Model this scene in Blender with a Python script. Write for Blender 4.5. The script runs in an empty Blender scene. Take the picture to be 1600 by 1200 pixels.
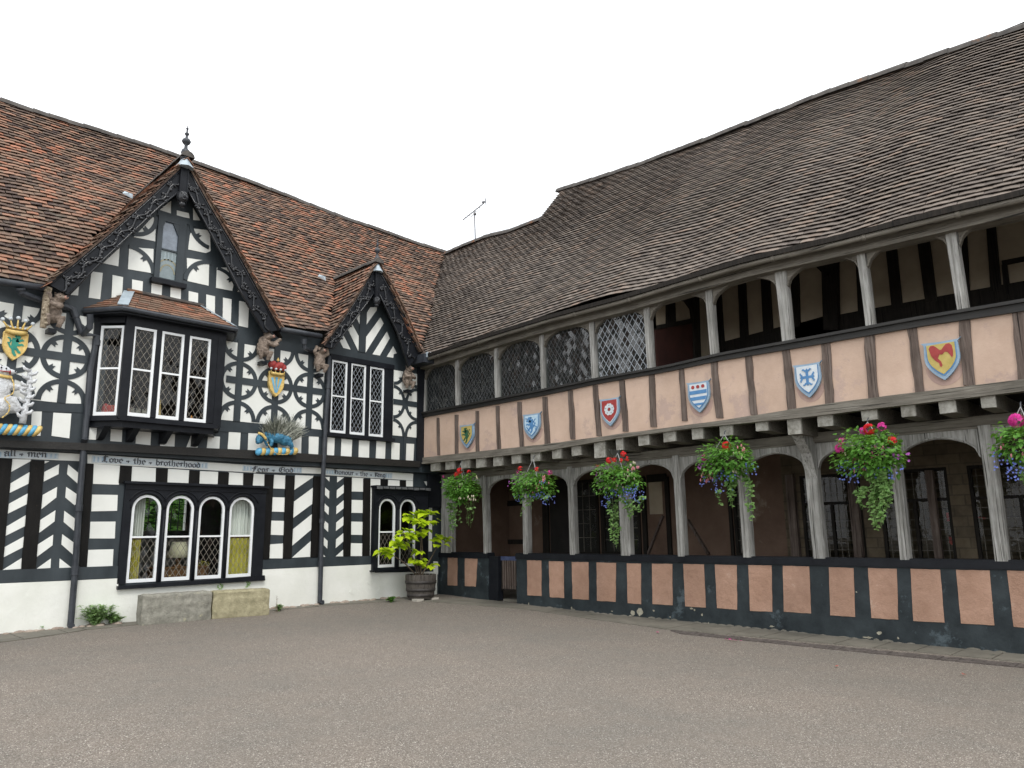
import bpy, bmesh, math, random
import numpy as np
from mathutils import Vector, Matrix
random.seed(7)
rnd=random.random
def ru(a,b): return a+(b-a)*random.random()
sc=bpy.context.scene
COL=sc.collection
# ---------------------------------------------------------------- camera solved from the two vanishing points
V1=np.array([1974,817.]);V2=np.array([-405,847.]);PP=np.array([800,600.])
_a=V1-PP;_b=V2-PP
FPX=math.sqrt(-(_a@_b))
_X=np.array([_a[0],-_a[1],-FPX]);_X/=np.linalg.norm(_X)
_Y=np.array([_b[0],-_b[1],-FPX]);_Y/=np.linalg.norm(_Y)
_Z=np.cross(_X,_Y)
WM=np.array([_X,_Y,_Z]); CC=np.array([0,0,1.6])
A=16.381; B=13.676; BU=12.936; U=.15
def ray(p): return WM@np.array([p[0]-800,600-p[1],-FPX])
def onY(p,y):
    r=ray(p); return Vector(CC+r*(y/r[1]))
def onX(p,x):
    r=ray(p); return Vector(CC+r*(x/r[0]))
def onN(p,n,d):
    r=ray(p); n=np.array(n,float); return Vector(CC+r*((d-n@CC)/(n@r)))
def Lf(p,off=0): return onY(p,A-off)
def Rf(p,off=0): return onX(p,B-off)
def Ru(p,off=0): return onX(p,BU-off)
def crop(ox,oy,s): return lambda *a:[(ox+x/s,oy+y/s) for x,y in a]
k1=crop(0,180,4);k2=crop(0,440,4.615);k3=crop(0,680,3.75);k4=crop(320,480,4.21);k5=crop(340,680,4.21);k6=crop(400,340,4.444)
kg=crop(100,280,5);kh=crop(500,440,10);k12=crop(390,540,6.67);k11=crop(0,560,8.57);k13=crop(0,430,7.5)
q7=crop(640,420,4);q2=crop(640,680,4);q3=crop(960,380,4);q4=crop(1260,300,3.529);q5=crop(960,640,3.333);q6=crop(1260,600,2.609)
k8=crop(560,740,5.456)
cam=bpy.data.cameras.new('camera'); co=bpy.data.objects.new('camera',cam); COL.objects.link(co)
cam.sensor_width=36; cam.lens=FPX/1600*36; cam.clip_end=500; cam.clip_start=.1
M=Matrix.Identity(4)
for i in range(3):
    for j in range(3): M[i][j]=WM[i][j]
    M[i][3]=CC[i]
co.matrix_world=M; sc.camera=co
# ---------------------------------------------------------------- materials
def mat(name):
    m=bpy.data.materials.new(name); m.use_nodes=True; nt=m.node_tree
    b=nt.nodes['Principled BSDF']; return m,nt,b
def N(nt,t,**k):
    n=nt.nodes.new(t)
    for a,v in k.items():
        if a in n.inputs: n.inputs[a].default_value=v
        else: setattr(n,a,v)
    return n
def ramp(nt,stops,src=None,mode='LINEAR'):
    r=nt.nodes.new('ShaderNodeValToRGB'); r.color_ramp.interpolation=mode
    e=r.color_ramp.elements
    while len(e)<len(stops): e.new(.5)
    for i,(p,c) in enumerate(stops): e[i].position=p; e[i].color=(*c,1) if len(c)==3 else c
    if src: nt.links.new(src,r.inputs[0])
    return r
def coords(nt,scale=(1,1,1)):
    tc=nt.nodes.new('ShaderNodeTexCoord'); mp=nt.nodes.new('ShaderNodeMapping'); mp.inputs['Scale'].default_value=scale
    nt.links.new(tc.outputs['Object'],mp.inputs[0]); return mp.outputs[0]
def noise(nt,src,scale,detail=4,rough=.6):
    n=N(nt,'ShaderNodeTexNoise'); n.inputs['Scale'].default_value=scale; n.inputs['Detail'].default_value=detail; n.inputs['Roughness'].default_value=rough
    nt.links.new(src,n.inputs['Vector']); return n.outputs[0]
def mixc(nt,fac,a,b,mode='MIX'):
    m=nt.nodes.new('ShaderNodeMix'); m.data_type='RGBA'; m.blend_type=mode
    if hasattr(fac,'links') or not isinstance(fac,(int,float)): nt.links.new(fac,m.inputs[0])
    else: m.inputs[0].default_value=fac
    for s,i in((a,6),(b,7)):
        if isinstance(s,tuple): m.inputs[i].default_value=(*s,1) if len(s)==3 else s
        else: nt.links.new(s,m.inputs[i])
    return m.outputs[2]
def bump(nt,b,h,strength,dist=.01):
    n=nt.nodes.new('ShaderNodeBump'); n.inputs['Strength'].default_value=strength; n.inputs['Distance'].default_value=dist
    nt.links.new(h,n.inputs['Height']); nt.links.new(n.outputs[0],b.inputs['Normal'])
def noisy(name,c1,c2,scale=3,rough=.7,bs=.3,bd=.01,stretch=(1,1,1),c3=None,t3=.62,scale3=1.2,spec=.4,fine=30,metal=0,amp=0,ampscale=.75):
    m,nt,b=mat(name); co_=coords(nt,stretch)
    n=noise(nt,co_,scale,6,.65)
    c=ramp(nt,[(.3,c1),(.7,c2)],n).outputs[0]
    if c3 is not None:
        n3=noise(nt,co_,scale3,8,.75); f=ramp(nt,[(t3,(0,0,0)),(t3+.06,(1,1,1))],n3).outputs[0]
        c=mixc(nt,f,c,c3)
    if amp:
        hv=N(nt,'ShaderNodeHueSaturation'); nt.links.new(c,hv.inputs['Color']); q=N(nt,'ShaderNodeMath',operation='MULTIPLY_ADD')
        nt.links.new(noise(nt,coords(nt,(1,1,.55)),ampscale,5,.65),q.inputs[0]); q.inputs[1].default_value=amp*2.6; q.inputs[2].default_value=1-amp*1.3; nt.links.new(q.outputs[0],hv.inputs['Value']); c=hv.outputs[0]
    nt.links.new(c,b.inputs['Base Color']); b.inputs['Roughness'].default_value=rough
    b.inputs['Specular IOR Level'].default_value=spec; b.inputs['Metallic'].default_value=metal
    if bs: bump(nt,b,noise(nt,co_,fine,6,.7),bs,bd)
    return m
MT={}
MT['paint']=noisy('black_timber_paint',(.020,.028,.034),(.040,.051,.058),2.2,.5,.25,.006,(1,1,.5),fine=14,amp=.35,ampscale=1.1)
MT['board']=noisy('gloss_black_paint',(.007,.008,.011),(.015,.017,.021),3,.4,.3,.008,fine=12,spec=.16)
MT['oldpost']=noisy('weathered_black_post',(.004,.004,.004),(.013,.012,.011),5,.6,.6,.012,(1,1,.25),c3=(.22,.15,.08),t3=.67,scale3=16,fine=22,spec=.15)
MT['white']=noisy('white_limewash',(.70,.715,.67),(.79,.80,.765),1.3,.85,.35,.008,c3=(.60,.59,.52),t3=.66,scale3=1.3,fine=9,amp=.09)
MT['plinth']=noisy('white_rendered_plinth',(.68,.69,.63),(.78,.785,.74),1.1,.85,.6,.02,c3=(.52,.52,.45),t3=.65,scale3=.9,fine=4,amp=.10)
MT['casement']=noisy('white_casement_paint',(.74,.77,.78),(.82,.84,.85),4,.4,.1,.003)
def timber(name,c1,c2,c3,rough=.8,sx=(9,9,.7),cx=(26,26,.5)):
    m,nt,b=mat(name); c=coords(nt,sx)
    n=noise(nt,c,2.2,8,.7); n2=noise(nt,coords(nt,(1,1,1)),1.6,4,.6)
    col=ramp(nt,[(.25,c1),(.5,c2),(.75,c3)],n).outputs[0]
    col=mixc(nt,ramp(nt,[(.35,(0,0,0)),(.7,(1,1,1))],n2).outputs[0],col,mixc(nt,.55,col,c1))
    cr=noise(nt,coords(nt,cx),1.5,3,.6)
    col=mixc(nt,ramp(nt,[(.60,(0,0,0)),(.66,(1,1,1))],cr).outputs[0],col,tuple(x*.25 for x in c1))
    nt.links.new(col,b.inputs['Base Color']); b.inputs['Roughness'].default_value=rough; b.inputs['Specular IOR Level'].default_value=.25
    bump(nt,b,n,.7,.015); return m
MT['oak']=timber('weathered_oak_upright',(.14,.137,.125),(.34,.335,.315),(.55,.545,.53))
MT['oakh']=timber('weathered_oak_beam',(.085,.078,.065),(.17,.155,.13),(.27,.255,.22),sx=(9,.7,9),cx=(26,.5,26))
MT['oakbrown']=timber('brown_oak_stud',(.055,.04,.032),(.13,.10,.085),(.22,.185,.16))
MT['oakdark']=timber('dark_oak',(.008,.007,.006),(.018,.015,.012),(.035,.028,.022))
MT['railpaint']=noisy('dark_rail_paint',(.007,.007,.007),(.024,.022,.019),6,.55,.5,.01,(6,.5,6),fine=10)
MT['joist']=noisy('sawn_joist_end',(.16,.15,.125),(.42,.41,.37),8,.9,.6,.02,fine=25)
MT['peach']=noisy('peach_limewash',(.45,.325,.25),(.545,.405,.32),1.6,.9,.5,.015,c3=(.42,.31,.26),t3=.54,scale3=1.3,fine=7,amp=.22)
MT['peachlow']=noisy('terracotta_limewash',(.335,.20,.138),(.44,.275,.20),2.6,.9,.8,.03,c3=(.50,.35,.27),t3=.62,scale3=2.6,fine=9,amp=.28,ampscale=.9)
MT['lowpaint']=noisy('peeling_dark_plinth_paint',(.012,.017,.020),(.036,.046,.051),2.5,.6,.5,.01,c3=(.075,.098,.11),t3=.58,scale3=1.1,fine=16,spec=.25)
MT['chip']=noisy('bare_stone_patch',(.22,.20,.15),(.42,.40,.32),9,.9,.5,.01)
MT['stonewall']=None
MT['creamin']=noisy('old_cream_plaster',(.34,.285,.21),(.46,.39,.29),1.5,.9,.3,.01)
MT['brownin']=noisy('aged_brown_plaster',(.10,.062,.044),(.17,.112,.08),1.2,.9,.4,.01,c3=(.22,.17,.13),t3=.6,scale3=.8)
MT['lead']=noisy('lead_sheet',(.30,.36,.40),(.46,.53,.58),6,.5,.4,.006,metal=.2)
MT['came']=noisy('lead_came',(.20,.20,.20),(.34,.34,.33),9,.5,0,metal=.3)
MT['lamplead']=noisy('pale_lead_came',(.33,.36,.40),(.46,.50,.54),9,.5,0,metal=.2)
MT['iron']=noisy('black_iron_pipe',(.022,.026,.033),(.05,.056,.066),5,.42,.3,.006,fine=20)
MT['stoneA']=noisy('grey_lichen_stone',(.16,.155,.13),(.34,.33,.28),7,.95,.8,.03,c3=(.40,.38,.27),t3=.60,scale3=5,fine=14)
MT['stoneB']=noisy('yellow_lichen_stone',(.22,.20,.12),(.42,.38,.25),8,.95,.7,.03,c3=(.16,.15,.10),t3=.62,scale3=6,fine=14)
MT['slab']=noisy('worn_paving_slab',(.115,.108,.088),(.19,.175,.145),2.0,.9,.4,.01,c3=(.075,.078,.06),t3=.60,scale3=3,fine=20)
MT['brickedge']=noisy('dark_brick_edging',(.06,.05,.045),(.13,.11,.10),9,.9,.6,.01)
MT['cobble']=noisy('cobble_stone',(.20,.15,.12),(.42,.36,.30),3,.9,.5,.02)
MT['soil']=noisy('damp_soil',(.03,.025,.02),(.08,.06,.045),9,.95,.7,.02)
MT['bearwood']=noisy('brown_carved_bear',(.13,.10,.08),(.36,.29,.235),14,.8,1.0,.03,fine=26)
MT['bearface']=noisy('bear_muzzle_paint',(.32,.17,.13),(.42,.26,.21),14,.7,.5,.01,fine=26)
MT['logwood']=noisy('pale_log',(.16,.12,.08),(.42,.36,.27),18,.85,1.0,.02,fine=30)
MT['wbear']=noisy('white_painted_carving',(.56,.58,.60),(.74,.76,.78),9,.6,1.0,.03,fine=28)
MT['gold']=noisy('gold_paint',(.50,.33,.08),(.74,.56,.22),14,.45,.7,.012,c3=(.30,.20,.06),t3=.62,scale3=10,fine=30)
MT['goldd']=noisy('mustard_paint',(.36,.28,.07),(.50,.39,.13),9,.6,.2,.01)
MT['blue']=noisy('blue_carving_paint',(.012,.085,.16),(.06,.24,.38),9,.5,.9,.02,fine=26)
MT['bluelt']=noisy('light_blue_paint',(.12,.36,.56),(.22,.50,.70),6,.5,.3,.01)
MT['paleblue']=noisy('pale_blue_border_paint',(.18,.27,.36),(.27,.37,.47),6,.6,.4,.008,c3=(.15,.20,.25),t3=.6,scale3=9)
MT['shblue']=noisy('heraldic_blue_paint',(.055,.17,.36),(.09,.23,.44),6,.55,.1,.005)
MT['shwhite']=noisy('heraldic_white_paint',(.48,.53,.57),(.60,.64,.66),9,.6,.2,.005)
MT['shsilver']=noisy('heraldic_silver_paint',(.32,.48,.60),(.50,.62,.70),14,.55,.1,.005)
MT['red']=noisy('heraldic_red_paint',(.24,.025,.024),(.36,.05,.045),9,.6,.3,.005)
MT['green']=noisy('heraldic_green_paint',(.01,.17,.13),(.03,.28,.20),6,.5,.2,.005)
MT['dgreen']=noisy('dark_green_paint',(.015,.07,.035),(.03,.12,.06),6,.5,.2,.005)
MT['black']=noisy('ink_black',(.01,.01,.012),(.018,.018,.02),6,.6,0)
MT['boardpaint']=noisy('faded_blue_white_board',(.46,.53,.57),(.60,.65,.67),5,.75,.2,.004)
MT['boardink']=noisy('faded_black_lettering',(.045,.05,.06),(.13,.135,.15),12,.8,0)
MT['scroll']=noisy('pale_blue_scroll_paint',(.25,.38,.50),(.42,.52,.60),8,.7,0)
MT['quill']=noisy('grey_quill',(.13,.14,.11),(.42,.43,.36),12,.6,0)
MT['quilld']=noisy('dark_quill',(.05,.06,.045),(.12,.13,.10),12,.6,0)
MT['barrel']=timber('old_barrel_oak',(.05,.043,.038),(.11,.098,.085),(.19,.17,.15))
MT['hoop']=noisy('rusty_hoop',(.022,.020,.019),(.06,.052,.047),8,.6,.5,.006)
MT['brick']=noisy('pale_foot_block',(.36,.34,.29),(.5,.47,.42),8,.9,.4,.01)
MT['bark']=noisy('shrub_stem',(.07,.05,.035),(.16,.12,.09),20,.9,.4,.006)
MT['curtainw']=noisy('white_net_curtain',(.58,.60,.56),(.74,.75,.70),3,.9,0,stretch=(1,1,.2))
MT['curtainy']=noisy('yellow_curtain',(.48,.44,.06),(.62,.56,.12),3,.9,0,stretch=(1,1,.2))
MT['shade']=noisy('cream_lampshade',(.66,.62,.42),(.76,.72,.52),5,.9,0)
MT['wood']=timber('warm_furniture_wood',(.10,.05,.02),(.20,.10,.04),(.30,.16,.07))
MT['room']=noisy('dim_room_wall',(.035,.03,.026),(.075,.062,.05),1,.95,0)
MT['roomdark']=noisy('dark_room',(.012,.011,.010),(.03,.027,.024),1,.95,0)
MT['chain']=noisy('steel_chain',(.25,.25,.25),(.45,.45,.44),9,.4,0,metal=.6)
MT['redth']=noisy('red_goods',(.30,.03,.03),(.55,.07,.05),9,.6,0)
MT['rust']=noisy('red_brown_paint',(.028,.010,.008),(.055,.018,.013),3,.7,.2)
MT['alu']=noisy('dull_aluminium',(.14,.14,.15),(.25,.25,.26),9,.4,0,metal=.7)
MT['greenin']=noisy('garden_leaves_seen_through',(.02,.07,.01),(.16,.34,.05),7,.8,0)
MT['verge']=noisy('brown_verge_tile_ends',(.10,.07,.05),(.26,.17,.11),16,.9,.6,.02)
MT['ringmark']=noisy('mauve_shield_mark',(.36,.25,.22),(.44,.31,.26),3,.9,.4,.01,fine=7)
MT['moss']=noisy('moss',(.05,.09,.02),(.14,.20,.05),9,.95,.6,.01)
def stone_wall():
    m,nt,b=mat('coursed_rubble_stone'); c=coords(nt)
    br=N(nt,'ShaderNodeTexBrick'); br.inputs['Scale'].default_value=1; br.inputs['Brick Width'].default_value=.42; br.inputs['Row Height'].default_value=.2; br.inputs['Mortar Size'].default_value=.014
    br.inputs['Color1'].default_value=(.13,.10,.06,1); br.inputs['Color2'].default_value=(.07,.055,.036,1); br.inputs['Mortar'].default_value=(.03,.026,.02,1)
    sx=N(nt,'ShaderNodeSeparateXYZ'); cx=N(nt,'ShaderNodeCombineXYZ'); nt.links.new(c,sx.inputs[0]); nt.links.new(sx.outputs[1],cx.inputs[0]); nt.links.new(sx.outputs[2],cx.inputs[1])
    nt.links.new(cx.outputs[0],br.inputs['Vector'])
    nt.links.new(mixc(nt,.6,br.outputs[0],ramp(nt,[(.3,(.06,.045,.03)),(.7,(.15,.12,.08))],noise(nt,c,4)).outputs[0]),b.inputs['Base Color']); b.inputs['Roughness'].default_value=.95
    bump(nt,b,br.outputs[1],-.5,.02); return m
MT['stonewall']=stone_wall()
def glass(name,tint=(.9,.93,.92),refl=.09,dirt=0,rough=.03,wob=.15,cell=None,tilt=.0):
    m=bpy.data.materials.new(name); m.use_nodes=True; nt=m.node_tree
    nt.nodes.remove(nt.nodes['Principled BSDF']); out=nt.nodes['Material Output']
    tr=N(nt,'ShaderNodeBsdfTransparent'); tr.inputs[0].default_value=(*tint,1)
    gl=N(nt,'ShaderNodeBsdfGlossy'); gl.inputs['Roughness'].default_value=rough; gl.inputs[0].default_value=(1,1,1,1)
    lw=N(nt,'ShaderNodeLayerWeight'); lw.inputs[0].default_value=refl*3
    c=coords(nt); bp=N(nt,'ShaderNodeBump'); bp.inputs['Strength'].default_value=wob; bp.inputs['Distance'].default_value=.02
    nt.links.new(noise(nt,c,3.5,2),bp.inputs['Height']); 
    if cell:
        du,dv=cell; sx=N(nt,'ShaderNodeSeparateXYZ'); nt.links.new(c,sx.inputs[0])
        def mth(op,a,b_):
            q=N(nt,'ShaderNodeMath',operation=op)
            for i,v in enumerate((a,b_)):
                if v is None: continue
                if isinstance(v,(int,float)): q.inputs[i].default_value=v
                else: nt.links.new(v,q.inputs[i])
            return q.outputs[0]
        h=mth('DIVIDE',mth('ADD',sx.outputs[0],sx.outputs[1]),du); z_=mth('DIVIDE',sx.outputs[2],dv)
        f1_=mth('FLOOR',mth('ADD',h,z_),None); f2_=mth('FLOOR',mth('SUBTRACT',h,z_),None)
        cb=N(nt,'ShaderNodeCombineXYZ'); nt.links.new(f1_,cb.inputs[0]); nt.links.new(f2_,cb.inputs[1])
        wn=N(nt,'ShaderNodeTexWhiteNoise',noise_dimensions='3D'); nt.links.new(cb.outputs[0],wn.inputs['Vector'])
        vs=N(nt,'ShaderNodeVectorMath',operation='SUBTRACT'); nt.links.new(wn.outputs['Color'],vs.inputs[0]); vs.inputs[1].default_value=(.5,.5,.5)
        vm=N(nt,'ShaderNodeVectorMath',operation='SCALE'); nt.links.new(vs.outputs[0],vm.inputs[0]); vm.inputs['Scale'].default_value=tilt
        va=N(nt,'ShaderNodeVectorMath',operation='ADD'); nt.links.new(bp.outputs[0],va.inputs[0]); nt.links.new(vm.outputs[0],va.inputs[1])
        vn=N(nt,'ShaderNodeVectorMath',operation='NORMALIZE'); nt.links.new(va.outputs[0],vn.inputs[0]); nt.links.new(vn.outputs[0],gl.inputs['Normal'])
    else: nt.links.new(bp.outputs[0],gl.inputs['Normal'])
    fm=N(nt,'ShaderNodeMath',operation='MULTIPLY_ADD'); nt.links.new(lw.outputs[1],fm.inputs[0]); fm.inputs[1].default_value=refl*1.6; fm.inputs[2].default_value=refl*.3
    mx=N(nt,'ShaderNodeMixShader'); nt.links.new(fm.outputs[0],mx.inputs[0]); nt.links.new(tr.outputs[0],mx.inputs[1]); nt.links.new(gl.outputs[0],mx.inputs[2])
    last=mx.outputs[0]
    if dirt:
        d=N(nt,'ShaderNodeBsdfDiffuse'); d.inputs[0].default_value=(.30,.32,.31,1)
        cc=coords(nt,(1,1,.45))
        f=ramp(nt,[(.35,(dirt*.25,)*3),(.62,(dirt,)*3),(.75,(min(1,dirt*3.2),)*3)],noise(nt,cc,5,8,.75)).outputs[0]
        m2=N(nt,'ShaderNodeMixShader'); nt.links.new(f,m2.inputs[0]); nt.links.new(last,m2.inputs[1]); nt.links.new(d.outputs[0],m2.inputs[2]); last=m2.outputs[0]
    nt.links.new(last,out.inputs[0]); return m
MT['glass']=glass('window_glass',refl=.06); MT['leadglass']=glass('leaded_window_glass',refl=.07,cell=(.125,.20),tilt=.10); MT['dirtyglass']=glass('grimy_leaded_glass',(.5,.55,.54),.12,.07,.12,.4,cell=(.125,.19),tilt=.42)
MT['stained']=noisy('old_painted_glass',(.09,.11,.14),(.19,.23,.28),5,.15,.3,.01,spec=.8)
MT['stained2']=noisy('green_painted_glass',(.11,.15,.16),(.20,.25,.26),5,.15,.3,.01,spec=.8)
def tile_mat(name,stops,weather,lich,wfac=.55):
    m,nt,b=mat(name); at=N(nt,'ShaderNodeAttribute'); at.attribute_name='tcol'
    sp=N(nt,'ShaderNodeSeparateColor'); nt.links.new(at.outputs['Color'],sp.inputs[0])
    c=coords(nt); big=noise(nt,c,.55,4,.6)
    ad=N(nt,'ShaderNodeMath',operation='MULTIPLY_ADD'); nt.links.new(big,ad.inputs[0]); ad.inputs[1].default_value=.9; ad.inputs[2].default_value=-.45
    ad2=N(nt,'ShaderNodeMath',operation='ADD'); nt.links.new(sp.outputs[0],ad2.inputs[0]); nt.links.new(ad.outputs[0],ad2.inputs[1])
    col=ramp(nt,stops,ad2.outputs[0]).outputs[0]
    w=noise(nt,c,9,8,.75)
    col=mixc(nt,ramp(nt,[(.45,(0,0,0)),(.65,(wfac,)*3)],w).outputs[0],col,weather)
    w2=noise(nt,c,2.4,6,.7)
    col=mixc(nt,ramp(nt,[(.58,(0,0,0)),(.74,(.6,)*3)],w2).outputs[0],col,lich)
    hv=N(nt,'ShaderNodeHueSaturation'); nt.links.new(col,hv.inputs['Color'])
    vm=N(nt,'ShaderNodeMath',operation='MULTIPLY_ADD'); nt.links.new(sp.outputs[1],vm.inputs[0]); vm.inputs[1].default_value=.36; vm.inputs[2].default_value=.82
    nt.links.new(vm.outputs[0],hv.inputs['Value'])
    nt.links.new(hv.outputs[0],b.inputs['Base Color']); b.inputs['Roughness'].default_value=.85; b.inputs['Specular IOR Level'].default_value=.3
    bump(nt,b,noise(nt,c,22,6,.7),.6,.012); return m
MT['tileL']=tile_mat('old_orange_clay_tile',[(0,(.055,.036,.033)),(.30,(.125,.082,.064)),(.52,(.195,.125,.09)),(.78,(.26,.14,.095)),(1,(.36,.15,.09))],(.18,.145,.105),(.14,.14,.11),.6)
MT['tileR']=tile_mat('old_grey_brown_clay_tile',[(0,(.082,.066,.058)),(.4,(.145,.120,.104)),(.8,(.18,.148,.124)),(1,(.215,.158,.125))],(.19,.168,.142),(.13,.132,.132),.55)
MT['ridge']=noisy('grey_ridge_tile',(.060,.056,.054),(.125,.115,.105),5,.95,.5,.01,c3=(.20,.10,.055),t3=.60,scale3=.9,spec=.15)
def leafmat(name,c1,c2,trans=.35,scale=9):
    m=bpy.data.materials.new(name); m.use_nodes=True; nt=m.node_tree; b=nt.nodes['Principled BSDF']; out=nt.nodes['Material Output']
    c=coords(nt); r=ramp(nt,[(.3,c1),(.7,c2)],noise(nt,c,scale,3)).outputs[0]
    nt.links.new(r,b.inputs['Base Color']); b.inputs['Roughness'].default_value=.5; b.inputs['Specular IOR Level'].default_value=.35
    t=N(nt,'ShaderNodeBsdfTranslucent'); nt.links.new(mixc(nt,.5,r,(.3,.5,.05)),t.inputs[0])
    mx=N(nt,'ShaderNodeMixShader'); mx.inputs[0].default_value=trans
    nt.links.new(b.outputs[0],mx.inputs[1]); nt.links.new(t.outputs[0],mx.inputs[2]); nt.links.new(mx.outputs[0],out.inputs[0]); return m
MT['leaf']=leafmat('basket_leaf',(.06,.19,.03),(.18,.40,.07),.35,12)
MT['trail']=leafmat('trailing_variegated_leaf',(.09,.22,.05),(.30,.45,.17),.35,16)
MT['lime']=leafmat('lime_catalpa_leaf',(.44,.62,.012),(.64,.78,.03),.35,5)
MT['weed']=leafmat('weed_leaf',(.20,.34,.12),(.38,.52,.24),.3,12)
def petal(name,c): return leafmat(name,tuple(x*.75 for x in c),c,.3,30)
MT['pred']=petal('red_petal',(.75,.015,.03)); MT['ppink']=petal('magenta_petal',(.80,.04,.38)); MT['ppurple']=petal('mauve_petal',(.50,.12,.55))
MT['pblue']=petal('blue_petal',(.22,.28,.80)); MT['pcream']=petal('cream_petal',(.80,.72,.55)); MT['plight']=petal('rose_petal',(.80,.30,.36))
def ground_mat():
    m,nt,b=mat('tan_bonded_gravel'); c=coords(nt)
    v=N(nt,'ShaderNodeTexVoronoi'); v.inputs['Scale'].default_value=120; nt.links.new(c,v.inputs['Vector'])
    sp=N(nt,'ShaderNodeSeparateColor'); nt.links.new(v.outputs['Color'],sp.inputs[0])
    col=ramp(nt,[(0,(.065,.055,.047)),(.32,(.150,.127,.106)),(.7,(.222,.191,.161)),(.93,(.33,.29,.25)),(1,(.72,.67,.60))],sp.outputs[0]).outputs[0]
    big=noise(nt,c,.35,5,.6)
    col=mixc(nt,ramp(nt,[(.35,(0,0,0)),(.65,(1,1,1))],big).outputs[0],col,mixc(nt,.42,col,(.125,.125,.113)))
    med=noise(nt,c,2.5,6,.7)
    col=mixc(nt,ramp(nt,[(.35,(0,0,0)),(.7,(.45,)*3)],med).outputs[0],col,(.215,.18,.148))
    nt.links.new(col,b.inputs['Base Color']); b.inputs['Roughness'].default_value=.85; b.inputs['Specular IOR Level'].default_value=.3
    bump(nt,b,v.outputs['Distance'],.5,.01); return m
MT['ground']=ground_mat()
# ---------------------------------------------------------------- mesh helpers
class MB:
    def __init__(s): s.v=[];s.f=[];s.m=[];s.c=[]
    def add(s,vs,fs,mi=0,col=None):
        o=len(s.v); s.v+=[tuple(v) for v in vs]
        for f in fs: s.f.append(tuple(i+o for i in f)); s.m.append(mi); s.c.append(col)
    def prism(s,pts,vec,mi=0,back=False):
        n=len(pts); vec=Vector(vec); q=[Vector(p) for p in pts]
        fs=[tuple(range(n))]+[(i,(i+1)%n,(i+1)%n+n,i+n) for i in range(n)]
        if back: fs.append(tuple(range(2*n-1,n-1,-1)))
        s.add(q+[p+vec for p in q],fs,mi)
    def box(s,lo,hi,mi=0):
        x0,y0,z0=lo;x1,y1,z1=hi
        s.add([(x0,y0,z0),(x1,y0,z0),(x1,y1,z0),(x0,y1,z0),(x0,y0,z1),(x1,y0,z1),(x1,y1,z1),(x0,y1,z1)],
              [(0,3,2,1),(4,5,6,7),(0,1,5,4),(1,2,6,5),(2,3,7,6),(3,0,4,7)],mi)
    def bar(s,p,q,w,h,up=(0,0,1),mi=0):
        p=Vector(p);q=Vector(q);d=(q-p).normalized();up=Vector(up);a=d.cross(up).normalized()*w/2;b=a.cross(d).normalized()*h/2
        v=[p-a-b,p+a-b,p+a+b,p-a+b,q-a-b,q+a-b,q+a+b,q-a+b]
        s.add(v,[(0,3,2,1),(4,5,6,7),(0,1,5,4),(1,2,6,5),(2,3,7,6),(3,0,4,7)],mi)
    def tube(s,pts,r,n=8,mi=0,cap=True):
        pts=[Vector(p) for p in pts]; rs=r if isinstance(r,(list,tuple)) else [r]*len(pts)
        o=[];prev=None
        for i,p in enumerate(pts):
            d=(pts[min(i+1,len(pts)-1)]-pts[max(i-1,0)]).normalized()
            a=prev if prev is not None else (Vector((0,0,1)) if abs(d.z)<.9 else Vector((1,0,0)))
            a=(a-d*a.dot(d)); a=a.normalized() if a.length>1e-6 else Vector((1,0,0)); prev=a; b=d.cross(a)
            o+=[p+(a*math.cos(2*math.pi*k/n)+b*math.sin(2*math.pi*k/n))*rs[i] for k in range(n)]
        fs=[(i*n+k,i*n+(k+1)%n,(i+1)*n+(k+1)%n,(i+1)*n+k) for i in range(len(pts)-1) for k in range(n)]
        if cap: fs+=[tuple(range(n-1,-1,-1)),tuple(range(len(o)-n,len(o)))]
        s.add(o,fs,mi)
    def lathe(s,c,prof,n=16,mi=0,sx=1,sy=1):
        c=Vector(c);o=[]
        for r,z in prof: o+=[c+Vector((math.cos(2*math.pi*k/n)*r*sx,math.sin(2*math.pi*k/n)*r*sy,z)) for k in range(n)]
        fs=[(i*n+k,i*n+(k+1)%n,(i+1)*n+(k+1)%n,(i+1)*n+k) for i in range(len(prof)-1) for k in range(n)]
        fs+=[tuple(range(n-1,-1,-1)),tuple(range(len(o)-n,len(o)))]
        s.add(o,fs,mi)
    def ball(s,c,r,mi=0,nu=10,nv=6,rot=None):
        c=Vector(c); r=Vector(r) if not isinstance(r,(int,float)) else Vector((r,r,r)); o=[]
        for i in range(nv+1):
            t=math.pi*i/nv
            for k in range(nu):
                a=2*math.pi*k/nu; p=Vector((math.sin(t)*math.cos(a)*r.x,math.sin(t)*math.sin(a)*r.y,math.cos(t)*r.z))
                if rot is not None: p=rot@p
                o.append(c+p)
        s.add(o,[(i*nu+k,(i+1)*nu+k,(i+1)*nu+(k+1)%nu,i*nu+(k+1)%nu) for i in range(nv) for k in range(nu)],mi)
    def build(s,name,mats,parent=None,smooth=False,label=None,col=False):
        me=bpy.data.meshes.new(name); me.from_pydata(s.v,[],s.f); me.validate(clean_customdata=False)
        if not isinstance(mats,(list,tuple)): mats=[mats]
        for m in mats: me.materials.append(MT[m] if isinstance(m,str) else m)
        if len(me.polygons)==len(s.m): me.polygons.foreach_set('material_index',s.m)
        if smooth: me.polygons.foreach_set('use_smooth',[True]*len(me.polygons))
        if col:
            at=me.attributes.new('tcol','FLOAT_COLOR','FACE')
            at.data.foreach_set('color',[x for c in s.c for x in (*(c or (.5,.5,.5)),1)])
        me.update()
        ob=bpy.data.objects.new(name,me); COL.objects.link(ob)
        if parent is not None:
            ob.parent=parent
            wl=Vector(parent.location); p=parent.parent
            while p is not None: wl+=Vector(p.location); p=p.parent
            ob.location=-wl
        if label: ob['label']=label
        return ob
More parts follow.
